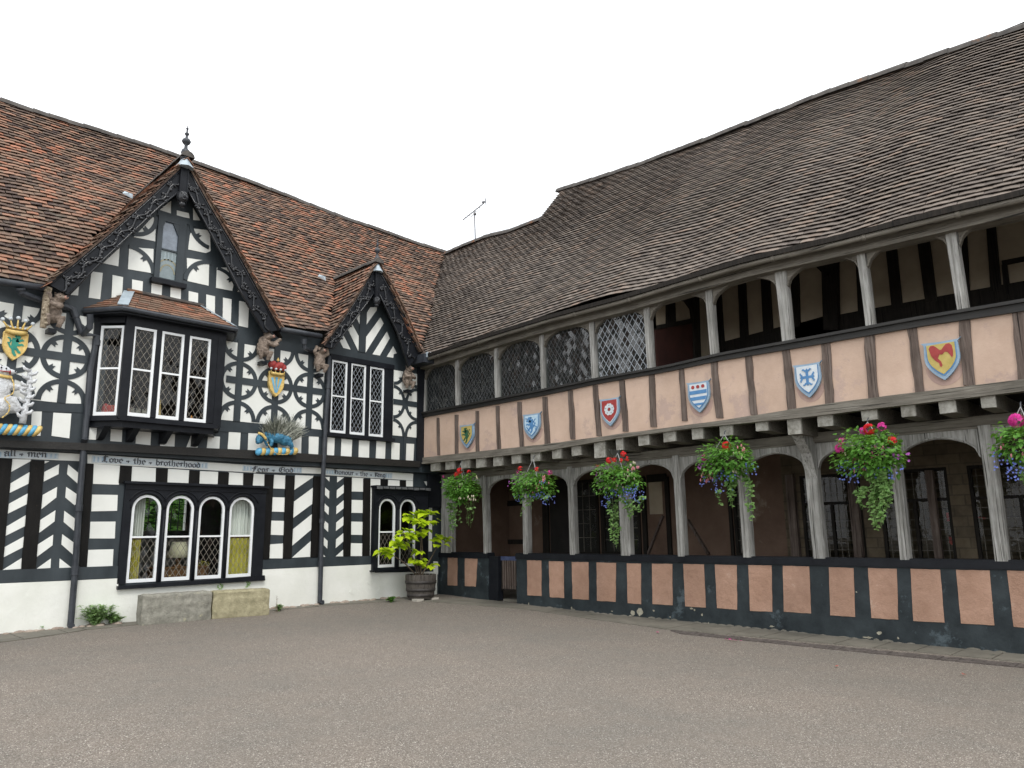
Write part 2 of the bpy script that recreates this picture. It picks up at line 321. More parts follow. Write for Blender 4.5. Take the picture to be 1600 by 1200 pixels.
def fixn(ob):
    bm=bmesh.new(); bm.from_mesh(ob.data); bmesh.ops.recalc_face_normals(bm,faces=bm.faces); bm.to_mesh(ob.data); bm.free(); return ob
def thing(name,label,cat,loc,group=None):
    o=bpy.data.objects.new(name,None); COL.objects.link(o); o.location=loc; o.empty_display_size=.3
    o['label']=label;o['category']=cat
    if group:o['group']=group
    return o
def tag(o,label,cat,group=None,kind=None):
    if label:o['label']=label
    if cat:o['category']=cat
    if group:o['group']=group
    if kind:o['kind']=kind
    return o
def polyL(mb,pts,off,th,mi=0): mb.prism([Lf(p,off+th) for p in pts],(0,th,0),mi)
def polyRu(mb,pts,off,th,mi=0): mb.prism([Ru(p,off+th) for p in pts],(th,0,0),mi)
def polyR(mb,pts,off,th,mi=0): mb.prism([Rf(p,off+th) for p in pts],(th,0,0),mi)
def ring(mb,cx,cz,rx,rz,w,a0,a1,off,th,mi=0,n=None,clip=None):
    n=n or max(6,int(abs(a1-a0)/8)); Y0=A-off-th
    o=[]
    for i in range(n+1):
        a=math.radians(a0+(a1-a0)*i/n); c_,s_=math.cos(a),math.sin(a)
        for r1,r2 in((rx,rz),(rx-w,rz-w)):
            for y in(Y0,Y0+th): o.append((cx+c_*r1,y,cz+s_*r2))
    fs=[]
    for i in range(n):
        k=4*i; fs+=[(k,k+4,k+6,k+2),(k,k+1,k+5,k+4),(k+2,k+6,k+7,k+3)]
    mb.add(o,fs,mi)
def cusp(mb,cx,cz,rx,rz,w,a,off,th,size=.07,mi=0):
    t=math.radians(a); d=Vector((math.cos(t),math.sin(t))); n=Vector((-d.y,d.x)); Y0=A-off-th
    base=Vector((cx+d.x*(rx-w+.01),cz+d.y*(rz-w+.01)))
    P=[base+n*size*1.0+d*.03,base+n*size*.42-d*size*.15,base-d*size*1.0+n*size*.30,base-d*size*.62-n*size*.05,base-d*size*.95-n*size*.38,base-n*size*.50-d*size*.1,base-n*size*1.0+d*.03]
    mb.prism([(p.x,Y0,p.y) for p in P],(0,th,0),mi)
def rectL(mb,x0,x1,z0,z1,off,th,mi=0):
    mb.prism([(x0,A-off-th,z0),(x1,A-off-th,z0),(x1,A-off-th,z1),(x0,A-off-th,z1)],(0,th,0),mi)
def archpts(x0,x1,zs,rz,n=12):
    c=(x0+x1)/2;r=(x1-x0)/2
    return [(c-r*math.cos(math.pi*i/n),zs+rz*math.sin(math.pi*i/n)) for i in range(n+1)]
def wall_cells(mb,x0,x1,z0,z1,holes,y0,y1,mi=0):
    xs=sorted({x0,x1,*[h[0] for h in holes],*[h[1] for h in holes]}); zs=sorted({z0,z1,*[h[2] for h in holes],*[h[3] for h in holes]})
    for a,b_ in zip(xs,xs[1:]):
        for c,d in zip(zs,zs[1:]):
            if a<x0-1e-6 or b_>x1+1e-6 or c<z0-1e-6 or d>z1+1e-6: continue
            mx,mz=(a+b_)/2,(c+d)/2
            if any(h[0]<mx<h[1] and h[2]<mz<h[3] for h in holes): continue
            mb.prism([(a,y0,c),(b_,y0,c),(b_,y0,d),(a,y0,d)],(0,y1-y0,0),mi)
            if any(abs(h[0]-b_)<1e-6 or abs(h[1]-a)<1e-6 or abs(h[2]-d)<1e-6 or abs(h[3]-c)<1e-6 for h in holes): pass
def lattice(mb,P,inside,u0,u1,v0,v1,du,dv,w=.012,th=.006,mi=0,step=40):
    """diamond cames on a plane: P(u,v,n)->point"""
    k0=int((v1-v0)/dv+(u1-u0)/du)+3
    sl=dv/du
    for s in(1,-1):
        for k in range(-k0,k0+1):
            # line v = v0 + s*sl*(u-u0) + k*dv
            c=v0+k*dv if s>0 else v0+k*dv
            pts=[]
            for i in range(step+1):
                u=u0+(u1-u0)*i/step; v=c+s*sl*(u-u0)
                pts.append((u,v) if (v0<=v<=v1 and inside(u,v)) else None)
            run=[]
            for p in pts+[None]:
                if p: run.append(p)
                else:
                    if len(run)>1:
                        a,b_=run[0],run[-1]; L=math.hypot(b_[0]-a[0],b_[1]-a[1]); nx,ny=-(b_[1]-a[1])/L*w/2,(b_[0]-a[0])/L*w/2
                        f=[P(a[0]+nx,a[1]+ny,th),P(b_[0]+nx,b_[1]+ny,th),P(b_[0]-nx,b_[1]-ny,th),P(a[0]-nx,a[1]-ny,th)]
                        g_=[P(a[0]+nx,a[1]+ny,0),P(b_[0]+nx,b_[1]+ny,0),P(b_[0]-nx,b_[1]-ny,0),P(a[0]-nx,a[1]-ny,0)]
                        mb.add(f+g_,[(0,1,2,3),(0,4,5,1),(2,6,7,3)],mi)
                    run=[]
def polyline_at(pts,t):
    """piecewise linear y(x), pts sorted by x"""
    if t<=pts[0][0]: (x0,y0),(x1,y1)=pts[0],pts[1]
    elif t>=pts[-1][0]: (x0,y0),(x1,y1)=pts[-2],pts[-1]
    else:
        for (x0,y0),(x1,y1) in zip(pts,pts[1:]):
            if x0<=t<=x1: break
    return y0+(y1-y0)*(t-x0)/(x1-x0)
MT['pray']=noisy('pale_glass_paint',(.22,.28,.30),(.32,.38,.40),8,.3,0)
MT['parch']=noisy('ochre_glass_paint',(.20,.19,.13),(.27,.25,.16),8,.3,0)
MT['gateblue']=noisy('dark_blue_gate_paint',(.03,.04,.09),(.06,.08,.16),6,.6,.2)
MT['hedge']=noisy('hedge_shade',(.012,.03,.008),(.05,.12,.02),9,.9,0)
MT['bronze_came']=noisy('brown_came',(.16,.145,.12),(.27,.25,.21),9,.5,0)
MT['dcame']=noisy('dull_lead_came',(.07,.075,.08),(.16,.165,.17),9,.5,0,metal=.2)
# ================================================================ SETTING: ground
T=math.tan(math.radians(50)); CS=math.cos(math.radians(50)); SN=math.sin(math.radians(50))
GR=[(-3,-.30),(2.8,-.293),(4.6,-.279),(6.8,-.251),(8.9,-.224),(10.4,-.215),(13.4,-.142),(16.3,-.03),(20,-.03)]
def gz(x,y):
    w=max(0,min(1,(x-3)/9.)); w=w*w*(3-2*w)
    l=-.075-.10*max(0,(A-y))/A
    return polyline_at(GR,y)*w+l*(1-w)
mb=MB(); xs=[-120,-60,-30,-15,-8,-4]+[x*.8 for x in range(-3,30)]+[30,60,120]; ys=[-120,-60,-30,-12,-6]+[y*.8 for y in range(-4,32)]+[40,70,120]
vv=[(x,y,gz(x,y) if abs(x)<25 and abs(y)<27 else -.2) for x in xs for y in ys]; ny=len(ys)
mb.add(vv,[(i*ny+j,(i+1)*ny+j,(i+1)*ny+j+1,i*ny+j+1) for i in range(len(xs)-1) for j in range(ny-1)])
tag(mb.build('ground','ground',smooth=True),None,None,kind='structure')
# paving margin
def gp(p,dz=0):
    q=onN(p,(0,0,1),-.1)
    for _ in range(6): q=onN(p,(0,0,1),gz(q.x,q.y)+dz)
    return q
def strip(a,b,n,mat_,name,z=.005,jit=0):
    m=MB();
    for i in range(n):
        t0,t1=i/n,(i+1)/n-.0
        P=[]
        for L_,t in((a,t0),(a,t1),(b,t1),(b,t0)):
            x=polyline_at([(k/(len(L_)-1),p[0]) for k,p in enumerate(L_)],t); y=polyline_at([(k/(len(L_)-1),p[1]) for k,p in enumerate(L_)],t)
            P.append(Vector((x,y,gz(x,y))))
        c=sum(P,Vector())/4; P=[c+(p-c)*(1-.02/max(.2,(p-c).length)) for p in P]
        h=z+ru(0,jit); P=[p+Vector((0,0,h)) for p in P]
        m.prism(P,(0,0,-.06))
    o=m.build(name,mat_); return tag(o,None,None,kind='structure')
le=[gp(p) for p in((-60,1012),(60,997),(135,985),(270,971),(400,957),(520,946),(640,938.5))]
strip([(p.x,A+.05) for p in le],[(p.x,p.y) for p in le],15,'slab','pavement',.012,.006)
re_=[gp(p) for p in((640,938.5),(700,943),(815,952),(900,964),(1040,984),(1200,998),(1400,1016),(1600,1036),(1750,1052))]
ra=[(re_[0].x,A)]+[(B+.05,p.y+ .0) for p in re_[1:]]
strip(ra,[(p.x,p.y) for p in re_],26,'slab','pavement',.014,.006)
# dark brick edging beside the right paving
m=MB(); E0=gp((1052,985.5)); E1=gp((1750,1052)); n=84
for i in range(n):
    t=i/n; p=E0.lerp(E1,t); q=E0.lerp(E1,(i+.93)/n); dx=-.30*min(1,i/5+.2)
    a=ru(-.012,.012)
    for k in range(2):
        w0=dx*k/2+.0;w1=dx*(k+.93)/2
        pts=[(p.x+w0-.03,p.y),(q.x+w0-.03,q.y),(q.x+w1-.03+a,q.y),(p.x+w1-.03+a,p.y)]
        hz=.012+ru(0,.012)
        m.prism([Vector((x,y,gz(x,y)+hz)) for x,y in pts],(0,0,-.05))
tag(m.build('brick_edging','brickedge'),None,None,kind='structure')
# cobbles along the left wall foot
m=MB()
for i in range(150):
    x=ru(2.5,12.2)
    if 5.45<x<8.1: continue
    y=A-.06-ru(0,.16); r=ru(.03,.075)
    m.ball((x,y,gz(x,y)+.01),(r*1.3,r,r*.6),0,8,4)
tag(m.build('wall_foot_cobbles','cobble',smooth=True),'loose rounded cobbles and rubble lying along the foot of the white plinth','cobbles',kind='stuff')
# ================================================================ LEFT HOUSE
H=thing('timber_framed_house','black and white timber framed house with two carved gables and orange brown tiled roof','house',(8,A,0))
YL=A-.4
def zeL(x): return polyline_at([(2.7,6.33),(3.5,6.37),(8.5,6.50),(9.5,6.52),(12.7,6.56)],x)
XR_=BU-.35
eR=[Ru(p,.35) for p in((668,553),(822,507),(960,462),(1040,444),(1175,405),(1300,382),(1393,354),(1490,331),(1600,311))]
eRl=sorted([(p.y,p.z) for p in eR]); eRl=[(-6,eRl[0][1]-.02)]+eRl+[(19,eRl[-1][1])]
def zeR(y): return polyline_at(eRl,y)
def zL(x,y): return zeL(x)+T*(y-YL)
def zR(x,y): return zeR(y)+T*(x-XR_)
def unL(p):
    q=Vector((6,20,10))
    for _ in range(8): q=onN(p,(0,-T,1),zeL(q.x)-T*YL)
    return q
def unR(p):
    q=Vector((17,8,10))
    for _ in range(10): q=onN(p,(-T,0,1),zeR(q.y)-T*XR_)
    return q
rl=[unL(p) for p in((0,158),(75,183),(155,206),(232,230),(312,258),(400,289),(539,343),(589,359),(647,380),(699,396))]
ridgeL=[(-3,rl[0].y)]+[(p.x,p.y) for p in rl]+[(24,rl[-1].y)]
rlo=[unR(p) for p in((699,396),(759,371),(800,361),(846,343))]; rhi=[unR(p) for p in((868,300),(900,291),(1000,259),(1100,222),(1300,145),(1391,114),(1449,95),(1600,45))]
YB=(rlo[-1].y+rhi[0].y)/2
lo_=sorted([(p.y,p.x) for p in rlo]); hi_=sorted([(p.y,p.x) for p in rhi]); hi_=[(-6,hi_[0][1])]+hi_
def ridgeX(y): return polyline_at(hi_,y) if y<YB else polyline_at(lo_,y)
# gable geometry (plane of the bargeboards)
GB=dict(a=(5.86,9.86),l=(3.42,6.25),r=(8.40,6.25)); GS=dict(a=(11.007,8.72),l=(9.43,6.12),r=(12.56,6.25))
def zG(G,x):
    a=G['a']
    if G['l'][0]<=x<=a[0]: q=G['l']
    elif a[0]<x<=G['r'][0]: q=G['r']
    else: return -9
    return q[1]+(a[1]-q[1])*(x-q[0])/(a[0]-q[0])
def tiles(mb,O,Ud,Sd,Nn,u0,u1,smaxf,keep,w=.22,g=.14,wav=None,th=.014,gap=.003,jz=.007,lift=.052):
    Ud=Vector(Ud);Sd=Vector(Sd);Nn=Vector(Nn)
    nu=int((u1-u0)/w)
    for j in range(nu+1):
        for i in range(90):
            u=u0+(j+(.5 if i%2 else 0)+ru(-.04,.04))*w
            sm=smaxf(u)
            gg=g
            s=i*gg+ru(-.006,.006)
            if wav: s+=wav(u,i)
            if s>sm-.04: break
            C0=O(u)+Sd*s
            if not keep(C0+Sd*.05): continue
            dn=.018*math.sin(u*1.3+s*.7)+.022*math.sin(u*.55-s*1.1+2)
            le_=min(gg*1.35,sm-s+.02)
            sk=ru(-1,1)*jz*1.2; hw=w/2-gap; ob=lift+ru(-jz,jz)
            w0,w1,wc=(wav(u-hw,i),wav(u+hw,i),wav(u,i)) if wav else (0,0,0)
            dnf=lambda q:.018*math.sin(q*1.3+s*.7)+.022*math.sin(q*.55-s*1.1+2)
            b0=O(u-hw)+Sd*(s-wc+w0+sk)+Nn*(ob+dnf(u-hw)); b1=O(u+hw)+Sd*(s-wc+w1-sk)+Nn*(ob+dnf(u+hw)+ru(-1,1)*jz*.5)
            t0=b0+Sd*le_-Nn*.046; t1=b1+Sd*le_-Nn*.046
            mbm=(b0+b1)/2+Nn*.006; tm=(t0+t1)/2+Nn*.006; dd=-Nn*th
            col=(rnd(),rnd(),rnd())
            mb.add([b0,mbm,b1,t1,tm,t0,b0+dd,mbm+dd,b1+dd,t1+dd,t0+dd],[(0,1,4,5),(1,2,3,4),(0,6,7,1),(1,7,8,2),(0,5,10,6),(2,8,9,3)],0,col)
def inBay(x): return False
mt=MB()
def keepL(p):
    if zL(p.x,p.y)<zR(p.x,p.y)-.01: return False
    for G in(GB,GS):
        if zG(G,p.x)>zL(p.x,p.y)+.03: return False
    return True
wv=lambda u,i: .030*math.sin(u*.9+i*.13)+.018*math.sin(u*2.7+i*.4)+.012*math.sin(u*6.1+i*1.7)
tiles(mt,lambda u:Vector((u,YL,zeL(u))),(1,0,0),(0,CS,SN),(0,-SN,CS),-2.5,20,lambda u:(polyline_at(ridgeL,u)-YL)/CS,keepL,wav=wv)
roofL=mt.build('roof','tileL',H,col=True)
def ridge_tiles(mb,pts,r=.13,L=.42):
    r*=1.35
    # half round tiles following the ridge
    acc=[(Vector(a),Vector(b)) for a,b in zip(pts,pts[1:])]
    for a,b in acc:
        n=max(1,round((b-a).length/L)); 
        for i in range(n):
            p=a.lerp(b,i/n);q=a.lerp(b,(i+1.06)/n); dz=Vector((0,0,ru(-.01,.01)))
            d=(q-p).normalized(); s=d.cross(Vector((0,0,1))).normalized(); up=s.cross(d)
            o=[]
            for k in range(7):
                an=math.pi*(k/6); v=s*math.cos(an)*r*1.05+up*(math.sin(an)*r-.05)
                o+=[p+v*1.0+dz,q+v*.93+dz]
            mb.add(o,[(2*k,2*k+1,2*k+3,2*k+2) for k in range(6)]+[tuple(range(0,14,2)),tuple(range(1,14,2))])
m=MB(); pts=[Vector((x,y,zL(min(max(x,2.7),12.7),y)-.0)) for x,y in ridgeL[:-1] if x>-3]; 
pts=[Vector((-2.5,ridgeL[0][1],rl[0].z))]+[Vector(p) for p in rl]; ridge_tiles(m,[p+Vector((0,0,-.03)) for p in pts]); m.build('ridge_tiles','ridge',H)
# roof deck & rear slope
m=MB()
zr=rl[0].z
def deckL():
    xs=[-2.5+.5*i for i in range(46)]
    for a,b in zip(xs,xs[1:]):
        for k in range(20):
            ym=polyline_at(ridgeL,a)-YL
            y0=YL+.12+(ym-.12)*k/20; y1=YL+.12+(ym-.12)*(k+1)/20; c=Vector(((a+b)/2,(y0+y1)/2,0))
            if zL(c.x,c.y)<zR(c.x,c.y)-.35: continue
            if any(zG(G,x)>zL(x,y0)-.15 for G in(GB,GS) for x in(a,b,c.x)): continue
            m.add([(a,y0,zL(a,y0)-.05),(b,y0,zL(b,y0)-.05),(b,y1,zL(b,y1)-.05),(a,y1,zL(a,y1)-.05)],[(0,1,2,3)])
deckL()
m.add([(-2.5,21.2,zr-.08),(19,21.2,zr-.08),(19,26.6,zr-6.3),(-2.5,26.6,zr-6.3)],[(0,1,2,3)])
m.build('roof_deck','oakdark',H)
# dormer roofs
def dormer(G,nm):
    m=MB()
    for side in('l','r'):
        a=Vector((G['a'][0],0,G['a'][1])); f=Vector((G[side][0],0,G[side][1])); S=(a-f); Ls=S.length; S.normalize()
        Nn=Vector((-S.z,0,S.x)) if side=='l' else Vector((S.z,0,-S.x))
        if Nn.z<0: Nn=-Nn
        y0=A-.64
        keep=lambda p: p.z>zL(p.x,p.y)-.05
        tiles(m,lambda u:Vector((f.x,u,f.z)),(0,1,0),S,Nn,y0+.11,y0+6.5,lambda u:Ls-.02,keep,w=.22,g=.14,wav=lambda u,i:.01*math.sin(u*3+i))
    m.build('dormer_roof','tileL',H,col=True)
    # ridge and closing deck
    r=MB(); az=G['a'][1]; yb=YL+(az-zeL(G['a'][0]))/T
    ridge_tiles(r,[Vector((G['a'][0],A-.66,az+.03)),Vector((G['a'][0],yb,az+.03))],.10); r.build('ridge_tiles','ridge',H)
    d=MB()
    for side in('l','r'):
        f=G[side]; yf=A-.5; 
        P=[(f[0],yf,f[1]-.06),(G['a'][0],yf,G['a'][1]-.06),(G['a'][0],yb,G['a'][1]-.06),(f[0],YL+.05+max(0,(f[1]-zeL(f[0]))/T),f[1]-.06)]
        d.add(P,[(0,1,2,3)])
    d.build('dormer_deck','oakdark',H)
dormer(GB,'big'); dormer(GS,'small')
# lead flashings
m=MB()
def leafpatch(p,s,off=None):
    c=unL(p)+Vector((0,-.10,.07)); m.add([c+Vector((-s,0,.06)),c+Vector((s*.8,-.02,-.02)),c+Vector((s*.9,.02,.12)),c+Vector((-s*.6,.03,.14)),c+Vector((0,-.03,.1))],[(0,1,4),(1,2,4),(2,3,4),(3,0,4)])
leafpatch((197,314),.13); m.build('lead_flashing','lead',H); m=MB(); leafpatch((500,442),.13)
m.build('lead_flashing','lead',H)
# ---- wall slabs with openings
m=MB()
low_holes=[(5.40,8.36,.70,2.66),(11.45,12.80,.72,2.72)]
up_holes=[(9.93,11.62,4.09,6.0),(4.75,7.05,3.97,5.9)]
m2=[]
wall_cells(m,-3,14.4,-.4,3.46,low_holes,A,A+.28)
wall_cells(m,-3,13.5,3.24,6.50,up_holes,A-U,A+.12)
for G in(GB,GS):
    a,l,r=G['a'],G['l'],G['r']
    m.prism([(l[0]+.12,A-U+.001,6.15),(r[0]-.12,A-U+.001,6.15),(a[0],A-U+.001,a[1]-.18)],(0,.2,0))
wall=m.build('wall','paint',H)
m=MB(); m.box((-3,A+9.3,-.4),(8.5,A+9.5,6)); m.box((10.4,A+9.3,-.4),(16,A+9.5,6)); m.box((8.5,A+9.3,-.4),(10.4,A+9.5,1.8)); m.box((8.5,A+9.3,3.0),(10.4,A+9.5,6)); m.box((-3.2,A+.3,-.4),(-3,A+9.3,6)); m.build('rear_wall','white',H)
# rooms
def room(x0,x1,y0,y1,z0,z1,matn,open_back=None,nm='room'):
    m=MB(); t=.05
    m.box((x0,y0,z0-t),(x1,y1,z0)); m.box((x0,y0,z1),(x1,y1,z1+t)); m.box((x0-t,y0,z0),(x0,y1,z1)); m.box((x1,y0,z0),(x1+t,y1,z1))
    if open_back is None: m.box((x0,y1,z0),(x1,y1+t,z1))
    return m.build('room_lining',matn,H)
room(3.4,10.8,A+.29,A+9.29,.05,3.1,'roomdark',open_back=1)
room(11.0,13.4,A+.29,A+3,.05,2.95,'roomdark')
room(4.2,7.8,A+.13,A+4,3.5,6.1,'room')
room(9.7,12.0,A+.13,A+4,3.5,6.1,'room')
# ---- white infill panels
m=MB(); OF=.0
def W(mb,pts,off=0.0,th=.008): polyL(mb,pts,off,th)
lowW=[k3((73,140),(183,143),(180,152),(66,215)),k3((175,215),(172,282),(57,338),(62,282)),k3((165,340),(160,403),(46,460),(52,402)),k3((152,468),(148,532),(33,590),(38,535)),k3((140,594),(135,657),(22,715),(28,655)),k3((127,720),(123,783),(15,790)),
k3((-20,300),(-80,330),(-80,400),(-22,365)),k3((-30,430),(-90,460),(-90,520),(-32,490)),
k3((262,150),(290,153),(262,166)),k3((347,170),(343,228),(256,272),(260,215)),k3((335,303),(330,365),(243,433),(250,350)),k3((325,440),(320,505),(230,572),(236,497)),k3((312,583),(308,645),(215,714),(222,640)),k3((299,722),(296,778),(215,782)),
k3((400,172),(465,225),(462,290),(393,228)),k3((388,303),(458,350),(455,425),(383,365)),k3((377,443),(448,495),(443,568),(373,508)),k3((365,580),(434,630),(430,702),(360,640)),k3((350,722),(418,775),(347,778)),
k3((550,168),(703,178),(697,290),(545,285)),k3((540,348),(690,350),(686,443),(535,446)),k3((530,507),(677,506),(673,605),(525,605)),k3((517,672),(665,668),(660,766),(510,774)),
k3((775,183),(915,193),(912,290),(768,288)),k3((985,197),(1110,205),(1105,292),(980,288)),k3((1172,210),(1280,215),(1277,295),(1168,292)),
k5((70,243),(170,250),(168,340),(67,338)),k5((238,252),(315,258),(310,343),(230,342)),
k5((372,260),(450,265),(447,353),(367,350)),k5((362,408),(443,410),(440,505),(358,502)),k5((352,562),(438,564),(433,658),(350,655)),k5((345,718),(430,712),(430,810),(342,810)),
k5((510,262),(632,267),(630,275),(505,360)),k5((628,345),(625,450),(497,545),(503,437)),k5((620,520),(617,620),(490,728),(497,618)),k5((615,695),(612,800),(490,806)),
k5((706,275),(738,275),(735,305)),k5((704,340),(735,368),(733,418),(702,388)),k5((700,445),(732,475),(730,525),(698,492)),k5((696,555),(728,582),(727,636),(694,605)),k5((692,665),(724,695),(722,746),(690,715)),k5((690,780),(710,800),(690,800)),
k5((787,273),(832,278),(787,310)),k5((837,320),(835,375),(784,415),(785,362)),k5((833,425),(832,478),(781,520),(783,468)),k5((832,532),(830,590),(779,630),(781,575)),k5((831,642),(830,695),(778,742),(780,685)),k5((830,750),(830,797),(778,797)),
k5((885,278),(962,283),(960,372),(883,370)),k5((883,425),(960,428),(958,512),(881,510)),k5((880,568),(958,570),(957,656),(879,655)),k5((877,710),(957,712),(955,795),(875,795)),
k5((1007,285),(1073,290),(1073,334),(1037,334),(1037,795),(1003,793)),k5((1122,293),(1200,298),(1200,338),(1120,336)),k5((1240,297),(1285,300),(1285,340),(1240,338)),
k5((1358,303),(1413,306),(1410,765),(1388,765),(1392,360)),k5((1420,830),(1450,832),(1450,915),(1420,912))]
for p in lowW: W(m,p)
# text band
W(m,k3((-60,80),(476,110),(475,152),(-60,130))); W(m,k3((513,112),(1500,177),(1500,220),(513,165))); W(m,k5((253,199),(680,215),(680,254),(253,242))); W(m,k5((712,218),(1287,253),(1285,298),(710,262)))
m.build('plaster_infill','white',H)
m=MB()
upW=[k2((230,935),(302,937),(292,1112),(222,1108)),k2((385,945),(515,952),(500,1130),(372,1112)),k2((648,1044),(722,1048),(716,1142),(640,1138)),k2((800,1055),(882,1060),(878,1156),(795,1150)),k2((985,1068),(1090,1076),(1085,1180),(978,1168)),k2((1160,1084),(1263,1092),(1258,1196),(1155,1186)),k2((1380,1102),(1430,1106),(1425,1198),(1345,1194)),
k4((22,848),(100,852),(95,945),(12,936)),k4((160,803),(237,808),(229,950),(150,941)),k4((288,812),(420,820),(415,965),(283,945)),k4((480,825),(637,842),(633,978),(480,968)),k4((685,845),(750,850),(745,983),(683,976)),
k4((808,855),(855,860),(850,986),(803,981)),k4((900,865),(970,872),(965,996),(895,987)),k4((1015,875),(1083,880),(1080,1003),(1012,997)),k4((1130,880),(1190,887),(1185,1006),(1125,1001)),k4((1230,890),(1283,895),(1280,1014),(1227,1009)),k4((1327,897),(1377,900),(1372,1019),(1323,1013))]
for p in upW: W(m,p,U)
# circle fields: white ground sheets
rectL(m,1.2,4.50,4.17,5.96,U,.008); rectL(m,7.05,9.76,4.15,5.97,U,.008); rectL(m,11.90,12.70,4.19,5.98,U,.008)
m.build('plaster_infill','white',H)
m=MB()
gW=[kg((840,165),(838,268),(748,240)),kg((882,243),(975,265),(982,305),(880,285)),kg((1010,225),(1065,322),(1010,318)),
kg((690,298),(718,300),(713,485),(545,452)),kg((1010,385),(1140,400),(1145,560),(1110,577),(970,548),(985,430)),
kg((435,535),(425,680),(305,655)),kg((510,528),(700,545),(695,735),(500,702)),kg((960,615),(1135,640),(1130,832),(965,795)),kg((1195,690),(1270,690),(1330,800),(1315,872),(1188,848)),kg((1355,840),(1380,880),(1355,880)),
kg((118,832),(110,908),(50,903)),kg((215,720),(303,732),(283,937),(193,925)),kg((380,748),(462,765),(450,975),(370,960)),kg((533,783),(617,798),(607,1003),(528,990)),kg((685,812),(767,828),(757,1031),(677,1018)),kg((833,845),(915,855),(908,1060),(828,1047)),kg((975,873),(1048,890),(1045,1086),(970,1073)),kg((1112,900),(1180,915),(1178,1112),(1110,1100)),kg((1243,925),(1310,938),(1303,1135),(1240,1124)),kg((1370,950),(1415,960),(1445,1005),(1437,1160),(1365,1145)),
kh((625,455),(618,665),(560,540)),kh((495,650),(605,850),(603,1090),(435,745)),kh((370,840),(478,1062),(365,1035),(310,930)),kh((735,480),(790,400),(890,400),(890,440),(728,670)),kh((945,560),(995,655),(712,1110),(715,875)),kh((1045,780),(1090,885),(935,1155),(822,1135)),kh((1145,1010),(1200,1120),(1150,1135),(1145,1190),(1045,1175))]
for p in gW[:-7]: W(m,p,U)
m.build('gable_infill','white',H); m=MB()
for p in gW[-7:]: W(m,p,U)
m.build('gable_infill','white',H)
# ---- timbers standing proud
def timb(name,polys,off,th,mt_='paint'):
    for i,p in enumerate(polys):
        q=MB(); polyL(q,p,off,th+.0007*(i%9)); q.build(name,mt_,H)
timb('post',[k3((-60,130),(72,138),(15,793),(-60,795)),k3((182,145),(262,150),(210,785),(125,787)),k3((505,165),(548,168),(508,775),(463,776)),k3((707,178),(772,183),(767,280),(697,280)),
k5((312,258),(370,262),(340,815),(300,817)),k5((450,265),(508,268),(488,810),(432,812)),k5((634,270),(684,272),(660,802),(613,803)),k5((835,278),(883,280),(875,797),(830,797)),k5((962,285),(1005,288),(1000,795),(955,797))],0,.035,'oldpost')
timb('sill_beam',[k3((-80,794),(695,765),(695,836),(-80,873)),k5((298,822),(1032,793),(1030,849),(298,881))],0,.04)
timb('stud',[k3((915,193),(985,197),(980,288),(912,288)),k3((1110,205),(1172,210),(1168,291),(1105,291)),k3((1280,215),(1343,218),(1338,297),(1277,296)),k5((170,250),(238,252),(230,341),(168,340)),k5((1073,290),(1122,293),(1120,335),(1073,334)),k5((1200,298),(1240,297),(1240,338),(1200,338))],0,.02,'oldpost')
m=MB(); polyL(m,[(-30,686),(200,694.5),(400,703.5),(657,720.5),(657,730),(400,717),(200,706),(-30,697)],U,.12); m.build('bressumer_beam','railpaint',H)
m=MB(); polyL(m,[(-30,696),(200,705),(400,716),(657,728),(657,734),(400,721.6),(200,710.4),(-30,698.6)],0,.14); m.build('bressumer_moulding','board',H)
m=MB(); rectL(m,12.70,13.0,3.45,6.2,U,.05); m.build('corner_post','board',H); m=MB(); rectL(m,13.2,13.66,2.3,3.2,0,.12); m.build('corner_bracket','board',H)
# circles
m=MB(); TH=.012
def circ(cx,cz,rx,rz,w,parts,cusps=True):
    for a0,a1 in parts:
        ring(m,cx,cz,rx,rz,w,a0,a1,U+.008,TH)
        k=a0
        if cusps:
            for q in(45,135,225,315):
                if a0-1<=q<=a1+1 or a0-1<=q-360<=a1+1: cusp(m,cx,cz,rx,rz,w,q,U+.008,TH+.001,.10)
full=[(0,360)]
wR=.095
for cx in(1.37,2.25,3.13,4.015):
    circ(cx,5.08,.443,.447,wR,full); circ(cx,5.975,.443,.447,wR,[(182,358)]); circ(cx,4.19,.443,.447,wR,[(0,180)])
    rectL(m,cx-.075,cx+.075,4.17,5.99,U+.008,.0155)
rectL(m,1.2,4.5,5.0,5.16,U+.008,.0165)
m.build('ornamental_circles','paint',H); m=MB()
for cx in(7.55,8.46,9.37):
    circ(cx,5.09,.455,.447,wR,full); circ(cx,5.985,.455,.447,wR,[(180,360)]); circ(cx,4.17,.455,.455,wR,[(0,180)])
    rectL(m,cx-.08,cx+.08,4.15,6.05,U+.008,.0155)
rectL(m,7.25,9.78,5.01,5.17,U+.008,.0165)
m.build('ornamental_circles','paint',H); m=MB()
for cx,parts in((11.90,[(270,360),(0,90)]),(12.69,[(90,270)])):
    for cz in(5.107,4.19,6.03):
        for a0,a1 in parts:
            if cz==4.19: a0,a1=max(a0,0),min(a1,180)
            if cz==6.03 : a0,a1=max(a0,180),a1
            if a1<=a0 : continue
            ring(m,cx,cz,.40,.46,.085,a0,a1,U+.008,TH)
            for q in(45,135,225,315):
                if a0<q<a1: cusp(m,cx,cz,.40,.46,.085,q,U+.008,TH+.001,.07)
rectL(m,12.26,12.335,3.5,4.2,U+.008,.0155); rectL(m,11.90,12.70,5.03,5.18,U+.008,.0165); rectL(m,12.23,12.35,4.95,5.25,U+.008,.0160)
m.build('ornamental_circles','paint',H)
timb('rail',[k2((-60,862),(625,882),(618,945),(-60,925)),k4((60,775),(800,838),(800,855),(60,815))],U,.012)
